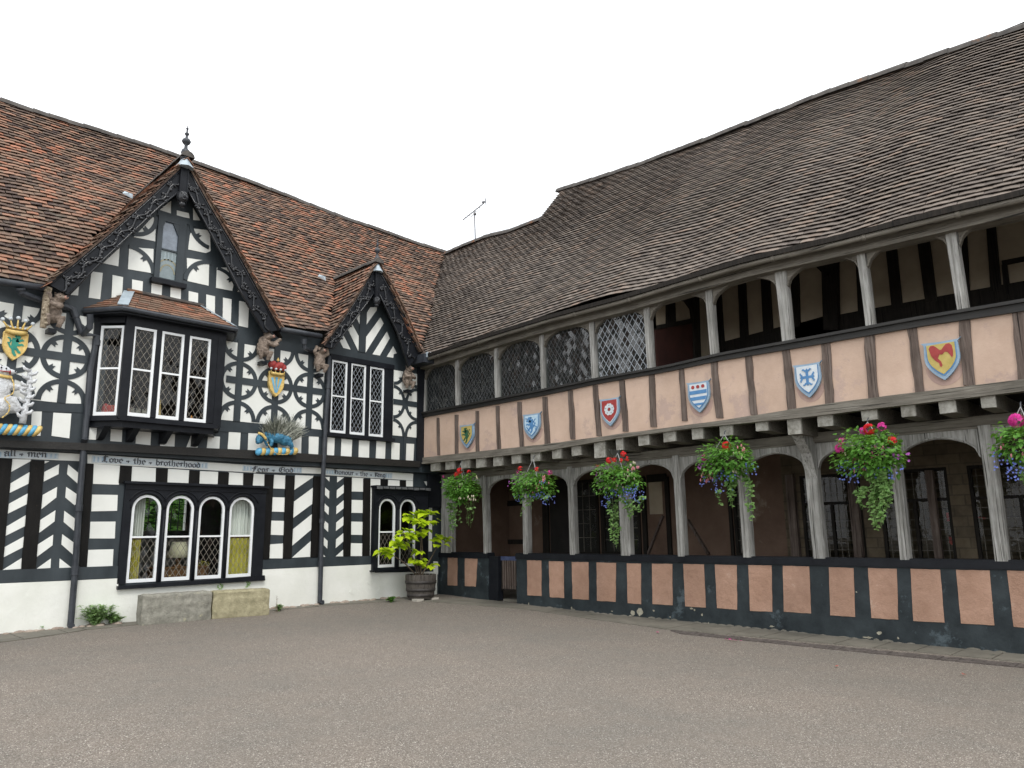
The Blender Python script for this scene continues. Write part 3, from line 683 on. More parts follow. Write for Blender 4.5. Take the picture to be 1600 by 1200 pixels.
# gable curved braces
def arcpx(cpx,rx,rz,a0,a1,w,cu):
    m=MB(); c=Lf(cpx,U); ring(m,c.x,c.z,rx,rz,w,a0,a1,U+.008,TH); cusp(m,c.x,c.z,rx,rz,w,cu,U+.008,TH+.001,.11); m.build('curved_brace','paint',H)
def mp(a,b): return abs(Lf(a,U).x-Lf(b,U).x)
arcpx(kg((548,270))[0],.50,.50,-88,8,.09,-48)
arcpx(kg((1165,378))[0],.56,.56,180,262,.09,222)
arcpx(kg((497,708))[0],.56,.56,2,92,.09,48)
arcpx(kg((1138,835))[0],.60,.60,90,178,.09,136)
arcpx(kg((1185,852))[0],.52,.52,5,90,.08,42)
# ---- windows
def casement(parent,u0,u1,v0,v1,P,w=.05,trans=None,arch=0,lat=(None,),th=.035,glassm='leadglass',came='bronze_came',du=.13,dv=.21,cw=.0072):
    """P(u,v,n): n is towards the viewer. returns casement object"""
    if arch:
        zs=v1-arch; out=[(u0,v0),(u0,zs)]+archpts(u0,u1,zs,arch)[1:-1]+[(u1,zs),(u1,v0)]
        inn=[(u0+w,v0+w*1.4),(u0+w,zs)]+archpts(u0+w,u1-w,zs,arch-w)[1:-1]+[(u1-w,zs),(u1-w,v0+w*1.4)]
    else:
        out=[(u0,v0),(u0,v1),(u1,v1),(u1,v0)]; inn=[(u0+w,v0+w*1.4),(u0+w,v1-w),(u1-w,v1-w),(u1-w,v0+w*1.4)]
    m=MB(); n=len(out)
    V=[P(u,v,th) for u,v in out]+[P(u,v,th) for u,v in inn]+[P(u,v,0) for u,v in out]+[P(u,v,0) for u,v in inn]
    fs=[]
    for i in range(n):
        j=(i+1)%n; fs+=[(i,j,n+j,n+i),(i,2*n+i,2*n+j,j),(n+i,n+j,3*n+j,3*n+i)]
    m.add(V,fs)
    if trans is not None:
        t=trans; q=[P(u0+w,t-.018,th-.008),P(u1-w,t-.018,th-.008),P(u1-w,t+.018,th-.008),P(u0+w,t+.018,th-.008)]; vec=P(0,0,0)-P(0,0,th-.008)
        m.prism(q,vec)
    c=m.build('casement','casement',parent)
    g_=MB(); g_.add([P(u,v,.008) for u,v in inn],[tuple(range(n))]); g_.build('pane',glassm,parent)
    zs=(v1-arch) if arch else v1
    def ins(u,v):
        if not(u0+w<u<u1-w and v0+w<v<v1-w): return False
        if arch and v>zs:
            return ((u-(u0+u1)/2)/((u1-u0)/2-w))**2+((v-zs)/(arch-w))**2<1
        return True
    lm=MB()
    for rng in lat:
        if rng is None: continue
        lattice(lm,lambda u,v,n_:P(u,v,n_+.010),ins,u0+w,u1-w,rng[0],rng[1],du,dv,cw,.005)
    if lm.v: lm.build('lead_lattice',came,parent)
    return c
def PL(off): return lambda u,v,n: Vector((u,A-off-n,v))
# window 1: four arched lights
m=MB(); o=.0
lights=[(5.524+.6865*k,5.524+.6865*k+.578) for k in range(4)]
W1=MB()
def archhead(mb,x0,x1,zs,rz,xa,xb,ztop,off,th):
    ap=archpts(x0,x1,zs,rz,14); Y=A-off-th
    for (ax,az),(bx,bz) in zip(ap,ap[1:]):
        mb.prism([(ax,Y,az),(bx,Y,bz),(bx,Y,ztop),(ax,Y,ztop)],(0,th,0))
    mb.prism([(xa,Y,zs),(x0,Y,zs),(x0,Y,ztop),(xa,Y,ztop)],(0,th,0)); mb.prism([(x1,Y,zs),(xb,Y,zs),(xb,Y,ztop),(x1,Y,ztop)],(0,th,0))
def arched_window(lights,zs,rz,x0,x1,z0,z1,off,base,th,P):
    mb=MB(); xb=[x0]+[(a[1]+b[0])/2 for a,b in zip(lights,lights[1:])]+[x1]
    for k,(a,b) in enumerate(lights):
        archhead(mb,a-.012,b+.012,zs,rz+.012,xb[k],xb[k+1],z1-.16,off,th)
        for e0,e1 in((xb[k],a-.012),(b+.012,xb[k+1])): rectL(mb,e0,e1,z0,zs,off,th)
    rectL(mb,x0-.0,x1+.0,z1-.16,z1-.05,off,th+.02)
    rectL(mb,x0-.04,x1+.04,z1-.05,z1,off,th+.09)
    fr=mb.build('window','board',H)
    d=MB()
    for a,b in lights:
        Y=A-off-th-.008
        d.tube([(x,Y,z) for x,z in archpts(a-.035,b+.035,zs-.0,rz+.04,14)],.016,6)
        d.tube([(x,Y-.004,z) for x,z in archpts(a-.10,b+.10,zs+.02,rz+.085,16)[2:-2]],.013,6)
    for e in xb[1:-1]: d.tube([(e,A-off-th-.005,z0),(e,A-off-th-.005,zs-.02)],.03,8)
    d.build('drip_moulding','board',fr,smooth=True)
    return fr
fr1=arched_window(lights,2.17,.285,5.35,8.42,.69,2.72,0.0,0,.05,None)
m=MB(); polyL(m,[(184,916),(414,899),(414.5,907),(184,921.5)],0,.13); m.build('sill','board',fr1)
for a,b in lights: casement(fr1,a,b,.70,2.455,PL(-.03),.05,1.60,.285,[(.76,1.585)],.05,du=.125,dv=.20)
m=MB()
for k,(z) in enumerate((1.15,2.0)): 
    for x in(6.155,7.53): m.tube([(x,A-.07,z),(x,A-.07,z+.06)],.015,6)
m.build('hinge','iron',fr1)
# window 2: two arched lights in a projecting box
l2=[(11.53,12.06),(12.20,12.73)]
fr2=arched_window(l2,2.24,.265,11.38,13.15,.70,2.80,0.10,0,.05,None)
m=MB(); rectL(m,11.38,11.44,.70,2.66,0,.10); rectL(m,13.09,13.15,.70,2.66,0,.10); rectL(m,11.34,13.2,.655,.70,0,.20); rectL(m,11.34,13.2,2.80,2.84,0,.26); rectL(m,11.38,13.15,2.66,2.80,0,.10); m.build('window_box','board',fr2)
m=MB()
for i in range(9): m.box((11.36+i*.2,A-.275,2.755+ru(-.01,.01)),(11.36+i*.2+.17,A-.26,2.815))
m.build('lead_capping','dcame',fr2)
for a,b in l2: casement(fr2,a,b,.755,2.505,PL(.07),.05,1.65,.265,[(.81,1.63)],.05,du=.125,dv=.20)
# window 3: three tall lights
m=MB(); F3=[(9.955,10.415),(10.525,10.985),(11.105,11.565)]
for x0,x1 in((9.90,9.955),(10.415,10.525),(10.985,11.105),(11.565,11.85)): rectL(m,x0,x1,4.09,5.97,U,.05)
rectL(m,9.90,11.87,5.97,6.10,U,.07); 
fr3=m.build('window','board',H)
m=MB(); rectL(m,9.86,11.9,4.0,4.09,U,.12); m.build('sill','board',fr3)
for a,b in F3: casement(fr3,a,b,4.105,5.955,PL(U-.01),.045,5.04,0,[(4.16,5.03),(5.05,5.91)],.04,du=.115,dv=.19,came='lamplead')
# gable window
m=MB(); gw=[Lf(p,U+.03) for p in kg((718,285),(960,335),(935,815),(690,775))]
X0,X1,Z0,Z1=gw[0].x+.06,gw[1].x-.02,gw[3].z,gw[0].z
X0=Lf(kg((722,500))[0],U+.03).x; X1=Lf(kg((945,500))[0],U+.03).x
pl=Lf(kg((768,450))[0],U+.03).x; pr=Lf(kg((893,450))[0],U+.03).x
Zb=Lf(kg((760,770))[0],U+.03).z; Zt=Lf(kg((785,328))[0],U+.03).z; Zm=Lf(kg((830,558))[0],U+.03).z
rectL(m,X0,pl,Zb-.05,Zt+.12,U,.05); rectL(m,pr,X1,Zb-.05,Zt+.12,U,.05); rectL(m,pl,pr,Zt,Zt+.12,U,.05); rectL(m,pl,pr,Zb-.05,Zb,U,.05); rectL(m,pl,pr,Zm-.02,Zm+.015,U,.04)
m.prism([(pr,A-U-.045,Zt),(pr,A-U-.045,Zt-.28),(pr-.13,A-U-.045,Zt)],(0,.04,0)); m.prism([(pl,A-U-.045,Zt),(pl,A-U-.045,Zt-.12),(pl+.05,A-U-.045,Zt)],(0,.04,0))
frg=m.build('window','paint',H)
m=MB(); rectL(m,X0-.07,X1+.07,Zb-.15,Zb-.05,U,.14); m.build('sill','board',frg)
m=MB(); rectL(m,pl,pr,Zm,Zt,U,.012); m.build('pane','stained',frg)
m=MB(); rectL(m,pl,pr,Zb,Zm,U,.012); m.build('pane','stained2',frg)
m=MB(); cx=(pl+pr)/2
for i in range(5):
    x=cx+(i-2)*.075; z0=Zb+.42+.0*i; h=.16+.05*(2-abs(i-2)); m.prism([(x-.02,A-U-.016,z0),(x+.02,A-U-.016,z0),(x+.008,A-U-.016,z0+h),(x-.008,A-U-.016,z0+h)],(0,.004,0))
m.build('painted_rays','pray',frg)
m=MB(); 
for i in range(2): ring(m,cx,Zb+.10,.26-.09*i,.36-.12*i,.03,10,170,U+.012,.004)
m.build('painted_arch','parch',frg)
# small dark beam under apex
timb('collar_beam',[kg((735,238),(1100,345),(1130,400),(730,285))],U,.022); timb('king_post',[kg((840,150),(885,150),(880,290),(838,270))],U,.024)
timb('gable_post',[kh((632,450),(735,450),(712,1110),(603,1090))],U,.02)
# ---- bay window
PB=.5; yF=A-U-PB; xL,xR=4.98,6.86; xLw,xRw=4.50,7.10; yW=A-U
def frame_bay(name,z0,z1,grow,mt_,parent,inner=.10):
    m=MB(); o_=[(xLw-grow,yW),(xL-grow*.6,yF-grow),(xR+grow*.6,yF-grow),(xRw+grow,yW)]
    m.prism([Vector((x,y,z1)) for x,y in o_],(0,0,z0-z1),0,True)
    return m.build(name,mt_,parent)
bay=thing('x','x','x',(5.9,A-U,3.9)); bpy.data.objects.remove(bay)
m=MB()
pl_=[(xLw,yW),(xL,yF),(xR,yF),(xRw,yW)]
# corner posts
def pst(x,y,w=.07,z0=3.9,z1=6.0,mbm=None): (mbm or m).box((x-w,y-w*.6,z0),(x+w,y+w*.6,z1))
pst(xL-.01,yF,.085); pst(xR+.01,yF,.085); pst(xLw+.02,yW-.03,.07); pst(xRw-.02,yW-.03,.07)
FB=[(5.065,5.50),(5.625,6.07),(6.20,6.66)]
FB=[(5.04,5.49),(5.60,6.06),(6.17,6.63)]
for x0,x1 in((5.49,5.60),(6.06,6.17),(6.63,6.80)): m.box((x0,yF-.04,3.97),(x1,yF+.05,5.85))
m.box((4.98,yF-.045,5.80),(6.86,yF+.05,6.02))
bw=m.build('bay_window','board',H)
frame_bay('bay_head',5.86,6.10,.03,'board',bw)
frame_bay('bay_sill',3.86,3.955,.06,'board',bw); frame_bay('bay_apron',3.74,3.86,-.03,'board',bw)
for a,b in FB: casement(bw,a,b,3.965,5.80,lambda u,v,n:Vector((u,yF-n+.01,v)),.05,4.92,0,[(4.02,4.91),(4.93,5.75)],.045,du=.125,dv=.205)
def canted(xw,xf,sgn):
    d=Vector((xf-xw,-PB,0)); L_=d.length; d.normalize(); nn=Vector((d.y,-d.x,0)); 
    if nn.y>0: nn=-nn
    o0=Vector((xw,yW,0))
    P=lambda u,v,n:o0+d*u+Vector((0,0,v))+nn*n
    casement(bw,.12,L_-.10,3.965,5.80,P,.05,4.92,0,[(4.02,4.91),(4.93,5.75)],.03,du=.125,dv=.205)
canted(xLw,xL,1); canted(xRw,xR,-1)
# bay brackets under
m=MB()
for x in(4.75,5.30,5.95,6.62):
    m=MB(); m.prism([(x-.06,yF+.05,3.74),(x-.06,yW,3.74),(x-.06,yW,3.50),(x-.06,yW-.12,3.52)],(.12,0,0),0,True); m.build('bay_bracket','board',bw)
# bay roof
m=MB(); ze_=6.10; zt_=6.63; e=.72
Wl,Wr=Vector((5.06,yW,zt_)),Vector((6.56,yW,zt_)); El,Er=Vector((4.74,yW-e,ze_)),Vector((7.06,yW-e,ze_)); Sl,Sr=Vector((4.24,yW,ze_)),Vector((7.36,yW,ze_))
def facet_tiles(a,b,c,d,n=7):
    # quad a-b bottom, d-c top
    for i in range(n):
        t=i/n; t2=min(1,(i+1.35)/n); p0=a.lerp(d,t);p1=b.lerp(c,t); q0=a.lerp(d,t2);q1=b.lerp(c,t2); nr=(b-a).cross(d-a).normalized()
        if nr.z<0: nr=-nr
        L_=(p1-p0).length; k=max(1,int(L_/.22))
        for j in range(k):
            u0,u1=(j+.02)/k,(j+.98)/k
            w_=ru(-.006,.006)
            x0=p0.lerp(p1,u0)+nr*(.04+w_);x1=p0.lerp(p1,u1)+nr*(.04+w_); y0=q0.lerp(q1,u0)+nr*.01;y1=q0.lerp(q1,u1)+nr*.01
            m.add([x0,x1,y1,y0,x0-nr*.022,x1-nr*.022,y1-nr*.022,y0-nr*.022],[(0,1,2,3),(0,4,5,1),(1,5,6,2),(0,3,7,4)],0,(min(1,rnd()*.6+.4),rnd(),rnd()))
facet_tiles(El,Er,Wr,Wl); facet_tiles(Sl,El,Wl,Wl); facet_tiles(Er,Sr,Wr,Wr)
m.build('bay_roof','tileL',bw,col=True)
m=MB(); m.add([El,Er,Wr,Wl,Sl,Sr],[(0,1,2,3),(4,0,3),(1,5,2)]); m.prism([Sl-Vector((0,0,.02)),El-Vector((0,0,.02)),Er-Vector((0,0,.02)),Sr-Vector((0,0,.02))],(0,0,-.10),0,True); m.build('bay_eaves','board',bw)
m=MB()
def hip(a,b,w=.09,t0=0,t1=1):
    p=a.lerp(b,t0);q=a.lerp(b,t1); m.bar(p+Vector((0,0,.055)),q+Vector((0,0,.055)),w*2,.02)
hip(Wl,El,.10,.05,1.02); hip(Wr,Er,.05,0,1.02)
m.build('hip_lead','lead',bw)
m=MB(); m.tube([Wl+Vector((-.06,-.03,.05)),Wr+Vector((.05,-.03,.05))],.04,6); m.build('roof_fillet','ridge',bw)
m=MB(); m.tube([Sl+Vector((0,-.03,-.03)),El+Vector((-.02,-.05,-.04)),Er+Vector((.02,-.05,-.04)),Sr+Vector((0,-.03,-.03))],.05,8); m.build('bay_gutter','iron',bw)
# ---- bargeboards with carved vine
def barge(outer,inner,off,name='bargeboard'):
    m=MB(); pts=outer+inner[::-1]
    m.prism([Lf(p,off) for p in pts],(0,.07,0),0,True)
    o=m.build(name,'board',H)
    # carving
    c=MB(); n=60
    def at(L_,t):
        d=[0]
        for a,b in zip(L_,L_[1:]): d.append(d[-1]+math.dist(a,b))
        t*=d[-1]
        for i in range(len(L_)-1):
            if t<=d[i+1]+1e-9:
                k=(t-d[i])/(d[i+1]-d[i]); return (L_[i][0]+(L_[i+1][0]-L_[i][0])*k,L_[i][1]+(L_[i+1][1]-L_[i][1])*k)
        return L_[-1]
    pp=[]
    Lw=(Lf(outer[0],off)-Lf(outer[-1],off)).length; cyc=Lw/.55
    for i in range(n+1):
        t=i/n; a=Lf(at(outer,t),off+.012);b=Lf(at(inner,t),off+.012); k=.60+.16*math.sin(2*math.pi*t*cyc); pp.append(a.lerp(b,k))
    c.tube(pp,.026,6)
    for i in range(int(cyc*2)):
        t=(i+.5)/(cyc*2)
        if t>1: break
        a=Lf(at(outer,t),off+.015);b=Lf(at(inner,t),off+.015); s=1 if i%2 else -1
        ce=a.lerp(b,.60-.12*s); r=.075
        c.tube([ce+Vector((math.cos(q*.55)*r*(1-q*.07),0,math.sin(q*.55)*r*(1-q*.07)*s)) for q in range(12)],.020,5)
        for q in range(5):
            an=ru(0,6.28); c.ball(ce+Vector((math.cos(an)*.085,0,math.sin(an)*.085)),(.05,.03,.03),0,6,4,Matrix.Rotation(-an,3,'Y'))
    a=[Lf(p,off+.006) for p in inner]; c.tube(a,.022,6)
    a=[Lf((p[0]+(q[0]-p[0])*.12,p[1]+(q[1]-p[1])*.12),off+.006) for p,q in zip(outer,[at(inner,i/(len(outer)-1)) for i in range(len(outer))])]; c.tube(a,.016,6)
    c.build('vine_carving','carve',o,smooth=True)
    return o
MT['carve']=noisy('worn_gloss_black_carving',(.012,.013,.016),(.03,.032,.036),4,.22,.4,.01,c3=(.25,.25,.23),t3=.68,scale3=18,fine=12,spec=.42)
barge([(287,258),(230,312),(170,366),(110,416),(74,443)],[(292,290),(250,322),(210,360),(162,405),(107,461)],.52)
barge([(293,258),(330,325),(368,388),(405,455),(438,515)],[(290,290),(322,350),(348,400),(372,448),(413,520)],.52)
barge([(587,414),(563,456),(535,500),(506,541)],[(589,450),(573,474),(550,505),(520,545)],.52)
barge([(590,414),(612,452),(636,500),(656,552)],[(588,450),(603,480),(622,520),(638,574)],.52)
# ---- pendants, finials
def finial(px_base,px_top,px_pb,off,s=1):
    b=Lf(px_base,off); t=Lf(px_top,off); pb=Lf(px_pb,off); h=t.z-b.z
    m=MB(); prof=[(.10,0),(.11,.06),(.07,.12),(.10,.20),(.085,.27),(.04,.33),(.035,.42),(.075,.47),(.10,.53),(.075,.59),(.03,.63),(.028,.70),(.05,.73),(.05,.76),(.022,.79),(.02,.88),(.035,.90),(.012,.93),(.006,1.0)]
    m.lathe(b,[(r*s,z*h) for r,z in prof],12); f=m.build('finial','iron',H,smooth=True)
    m=MB(); m.lathe(b+Vector((0,0,-.05)),[(.24*s,-.16),(.16*s,-.06),(.10*s,.04),(.09*s,.09)],8,0,.8,1); m.build('lead_cap','lead',f)
    m=MB(); m.box((b.x-.09*s,A-off-.05,pb.z),(b.x+.09*s,A-off+.12,b.z-.05))
    for d in(-.075*s,.075*s): m.box((b.x+d-.012,A-off-.062,pb.z+.02),(b.x+d+.012,A-off-.049,b.z-.1))
    m.build('apex_post','board',f)
    m=MB(); m.ball((b.x,A-off-.02,pb.z-.10),(.13*s,.13*s,.17*s)); m.ball((b.x,A-off-.13*s,pb.z-.10),(.035,.04,.06)); m.ball((b.x,A-off-.02,pb.z-.27*s),(.08*s,.08*s,.08*s))
    for d in(-1,1): m.ball((b.x+d*.05*s,A-off-.12*s,pb.z-.05),(.025,.02,.02)); 
    m.box((b.x-.04,A-off-.15*s,pb.z-.19*s),(b.x+.04,A-off-.10*s,pb.z-.165*s))
    m.build('carved_head','carve',f,smooth=True)
finial((289,250),(294,196),(288,303),.53,1.0); finial((589,414),(589.5,372),(588,465),.53,.8)
# verge: stepped tile ends over the bargeboards
for L_ in([(287,255),(230,309),(170,363),(110,413),(74,440)],[(293,255),(330,322),(368,385),(405,452),(438,512)],[(587,411),(563,453),(535,497),(506,538)],[(590,411),(612,449),(636,497),(656,549)]):
    m=MB(); Q=[Lf(p,.53) for p in L_]
    for a_,b_ in zip(Q,Q[1:]):
        n=max(1,round((b_-a_).length/.14)); d=(b_-a_).normalized(); up=Vector((-d.z,0,d.x)); up=up if up.z>0 else -up
        for i in range(n):
            p=a_.lerp(b_,i/n)+up*.012; e=d*.17; o=up*ru(.030,.042); k=Vector((0,-.055-ru(0,.02),0)); t=up*.018
            V=[p,p+e+o,p+e+o+t,p+t]; V=V+[v+k for v in V]
            m.add(V,[(4,5,6,7),(0,1,5,4),(3,2,6,7),(1,2,6,5)],0,(ru(.3,.8),rnd(),rnd()))
            q=a_.lerp(b_,i/n)-up*.0; V=[q-up*.03,q+d*.15-up*.03,q+d*.15+up*.012,q+up*.012]; V=V+[v+Vector((0,-.02,0)) for v in V]; m.add(V,[(4,5,6,7),(3,2,6,7),(0,1,5,4)],0,(ru(.1,.4),rnd(),rnd()))
    m.build('verge_tiles','tileL',H,col=True)
m=MB(); m.box((12.42,A-.80,6.18),(13.05,A-.10,6.42)); m.build('valley_gutter','iron',H)
m=MB(); m.box((12.50,A-.84,6.32),(12.95,A-.78,6.46)); m.build('lead_apron','lead',H)
# ---- gutters and downpipes
def pipe(pts,r=.055,name='downpipe',coll=()):
    m=MB(); m.tube(pts,r,10)
    for p,q in coll:
        p=Vector(p);q=Vector(q); m.tube([p,q],r*1.28,10)
    return m.build(name,'iron',H,smooth=False)
m=MB(); m.tube([Vector((x,YL-.06,zeL(x)-.08)) for x in(-2.5,1,2.7,3.45)],.07,8); m.build('gutter','iron',H,smooth=True); m=MB(); m.tube([Vector((x,YL-.06,zeL(x)-.10)) for x in(8.35,8.8,9.45)],.07,8); m.build('gutter','iron',H,smooth=True)
oo=U+.09
P_=[Lf(p,o_) for p,o_ in zip(k13((240,150),(248,205),(330,240),(560,325),(780,365),(855,405),(905,530),(960,690)),(.5,.48,.42,oo+.03,oo,oo,oo,oo))]
pipe(P_,.062,coll=[(P_[0],P_[0].lerp(P_[1],.5)),(P_[3].lerp(P_[4],.8),P_[4].lerp(P_[5],.2)),(P_[5].lerp(P_[6],.6),P_[5].lerp(P_[6],.72))])
P_=[Lf(p,o_) for p,o_ in zip(k2((650,235),(648,330),(600,378),(700,392),(650,640),(612,1130)),(.75,.70,oo,oo,oo,oo))]
P2=[Lf(p,.20) for p in k3((492,45),(462,420))]+[Lf(p,.14) for p in k3((440,800),(412,1120))]
P2[-1].z=gz(P2[-1].x,P2[-1].y)+.05
pipe(P_+[Lf(k3((496,20))[0],.30)]+P2+[P2[-1]+Vector((0,-.08,-.0))],.058,coll=[(P_[3]+Vector((0,0,-.08)),P_[3]+Vector((0,0,-.2))),(P2[1]+Vector((0,0,.04)),P2[1]+Vector((0,0,-.08))),(P2[2]+Vector((0,0,.10)),P2[2]+Vector((0,0,-.06)))])
P_=[Lf(p,o_) for p,o_ in zip(k4((652,210),(655,268),(700,288),(795,300),(818,330),(812,520),(795,760),(783,1000)),(.46,.44,oo,oo,oo,oo,oo,oo+.02))]
P2=[Lf(p,.26) for p in k5((697,165),)]+[Lf(p,.14) for p in k5((686,560),(680,840),(673,1092))]
P2[-1].z=gz(P2[-1].x,P2[-1].y)+.06
pipe(P_+P2+[P2[-1]+Vector((.03,-.09,.0))],.056,coll=[(P_[0],P_[0].lerp(P_[1],.6)),(P2[1]+Vector((0,0,.04)),P2[1]+Vector((0,0,-.06))),(P2[2]+Vector((0,0,.05)),P2[2]+Vector((0,0,-.07))),(P_[5]+Vector((0,0,.05)),P_[5]+Vector((0,0,-.06)))])
# plinth
m=MB(); tp=k3((-120,874),(440,850),(690,839))+[(184,922)]
low=lambda x:(x,1100)
pts=[Lf(p,.05) for p in k3((-160,876),(440,851),(693,839),(693,905))+k5((297,952),(297,884),(1032,850),(1034,905),(1445,897))]
xs_=[p.x for p in pts]; pts+= [Vector((pts[-1].x,pts[-1].y,-.4)),Vector((pts[0].x,pts[0].y,-.4))]
m.prism(pts,(0,.06,0)); m.build('plinth','plinth',H)
for i in range(9):
    m=MB(); cx,cz=ru(10.6,12.9),ru(.12,.6); n=9; m.prism([(cx+math.cos(k/n*6.28)*ru(.04,.13),A-.056,cz+math.sin(k/n*6.28)*ru(.03,.09)) for k in range(n)],(0,.01,0)); m.build('plaster_patch','plinth',H)
# ---- inscriptions: broad nib strokes
FONT={
'a':(.62,[[(.02,.78),(.2,1),(.42,.9),(.44,.15),(.55,0)],[(.44,.55),(.15,.6),(.05,.25),(.18,.02),(.44,.25)]]),
'l':(.35,[[(.12,1.55),(.14,.15),(.28,0)]]),
'm':(.98,[[(0,.85),(.12,1),(.14,0)],[(.14,.8),(.36,1),(.46,.85),(.46,0)],[(.46,.8),(.68,1),(.78,.85),(.79,.1),(.9,0)]]),
'n':(.66,[[(0,.85),(.12,1),(.14,0)],[(.14,.8),(.36,1),(.46,.85),(.47,.1),(.58,0)]]),
'e':(.58,[[(.08,.5),(.45,.68),(.3,1),(.1,.85),(.08,.2),(.25,0),(.5,.15)]]),
'o':(.60,[[(.25,1),(.06,.8),(.07,.2),(.25,0),(.46,.2),(.45,.8),(.25,1)]]),
'v':(.60,[[(0,1),(.12,.9),(.12,.15),(.27,0),(.46,.3),(.46,.8),(.28,1)]]),
't':(.42,[[(.15,1.3),(.16,.15),(.32,0)],[(0,1),(.36,1)]]),
'h':(.64,[[(.1,1.55),(.12,0)],[(.12,.8),(.36,1),(.46,.8),(.45,.1),(.3,-.3)]]),
'b':(.62,[[(.1,1.55),(.1,.15),(.28,0),(.46,.2),(.46,.8),(.28,1),(.1,.8)]]),
'r':(.46,[[(0,.85),(.12,1),(.14,0)],[(.14,.78),(.28,1),(.42,.88)]]),
'd':(.60,[[(.25,1.0),(.06,.8),(.07,.2),(.25,0),(.46,.2),(.45,.85),(.12,1.5)]]),
'u':(.66,[[(.0,1),(.12,.9),(.12,.15),(.26,0),(.46,.2)],[(.46,1),(.47,.1),(.58,0)]]),
'k':(.60,[[(.1,1.55),(.12,0)],[(.12,.6),(.4,.95),(.3,.65),(.14,.55),(.5,0)]]),
'i':(.32,[[(.02,.88),(.14,1),(.14,.1),(.26,0)],[(.12,1.3),(.18,1.36)]]),
'g':(.60,[[(.25,1),(.06,.8),(.07,.25),(.25,.05),(.46,.25)],[(.1,1),(.46,1),(.46,-.2),(.25,-.48),(.04,-.3)]]),
'L':(.85,[[(.55,1.5),(.35,1.6),(.2,1.4),(.22,.3),(.05,.05)],[(.05,.1),(.3,.18),(.55,0),(.75,.15)],[(.36,1.3),(.36,.3)],[(.55,1.5),(.7,1.35)]]),
'F':(.66,[[(.6,1.45),(.35,1.6),(.22,1.35),(.2,.1),(.05,-.25)],[(.0,.95),(.55,.95)],[(.38,1.3),(.38,.6)]]),
'G':(.98,[[(.5,1.55),(.2,1.3),(.1,.7),(.25,.15),(.5,0),(.8,.2),(.82,.75),(.5,.9)],[(.5,1.55),(.8,1.4)],[(.4,1.3),(.38,.3)],[(.85,1.2),(.6,1.1)]]),
'H':(.98,[[(.1,1.5),(.3,1.35),(.22,.7),(.3,.2),(.08,0)],[(.3,.8),(.62,1.1),(.8,.8),(.78,.25),(.5,-.1)],[(.42,1.5),(.42,.1)],[(.2,1.45),(.6,1.55)]]),
'K':(.80,[[(.15,1.45),(.2,.1),(.05,0)],[(.2,1.3),(.5,1.45),(.65,1.2),(.25,.8),(.6,.6),(.72,0)],[(.35,1.3),(.35,.1)]]),
'+':(.5,[[(.22,.25),(.22,.75)],[(.02,.5),(.42,.5)]]),' ':(.38,[])}
def inscription(text,a,b,pa,pb,hpx,off=.008):
    """board from pixel quad a(left top,left bottom) b(right top,right bottom); text baseline from pa to pb"""
    m=MB(); polyL(m,[a[0],b[0],b[1],a[1]],off,.014); bd=m.build('inscription_board','boardpaint',H)
    Y=off+.016; P0=Lf(pa,Y); P1=Lf(pb,Y); W_=sum(FONT[c][0] for c in text); s=(P1.x-P0.x)/W_
    hh=(Lf((pa[0],pa[1]-hpx),Y).z-P0.z)
    m=MB(); x=0; i=0
    nb=Vector((.085*s,0,.06*hh))
    for ch in text:
        w,st=FONT[ch]
        if ch==' ' and m.v: m.build('lettering','boardink',bd); m=MB()
        for L_ in st:
            for p,q in zip(L_,L_[1:]):
                f=lambda t: Vector((P0.x+(x+t[0])*s,A-Y-.003-.0004*(i%7),P0.z+(P1.z-P0.z)*((x+t[0])/W_)+t[1]*hh))
                A_,B_=f(p),f(q); m.add([A_-nb,A_+nb,B_+nb,B_-nb],[(0,1,2,3)]); i+=1
                m.add([A_-nb*.9+Vector((0,-.0002,.012)),A_+nb*.9+Vector((0,-.0002,.012)),A_+nb*.9-Vector((0,.0002,.012)),A_-nb*.9-Vector((0,.0002,.012))],[(0,1,2,3)])
        x+=w
    m.build('lettering','boardink',bd)
    for e0,e1,sg in((a[0],a[1],1),(b[0],b[1],-1)):
        m=MB()
        t=Lf(e0,off+.016);d=Lf(e1,off+.016)
        for k in range(4):
            x0=t.x+sg*(.03+.075*k); m.prism([(x0,t.y,d.z+.02),(x0+sg*.03,t.y,d.z+.02),(x0+sg*.03,t.y,t.z-.02-.02*(k%2)),(x0,t.y,t.z-.02)],(0,.004,0))
        m.build('scroll_end','scroll',bd)
inscription('all + men',k3((-40,86),(-40,131)),k3((343,104),(341,140)),*k3((24,121),(275,130)),6.6)
inscription('Love + the + brotherhood',k3((540,118),(538,160)),k3((1220,160),(1218,196)),*k3((598,155),(1175,190)),5.6)
inscription('Fear + God',k5((167,198),(167,235)),k5((556,212),(554,250)),*k5((228,238),(500,245)),5.0)
inscription('Honour + the + King',k5((712,224),(710,256)),k5((1150,250),(1148,284)),*k5((762,254),(1105,277)),4.3)
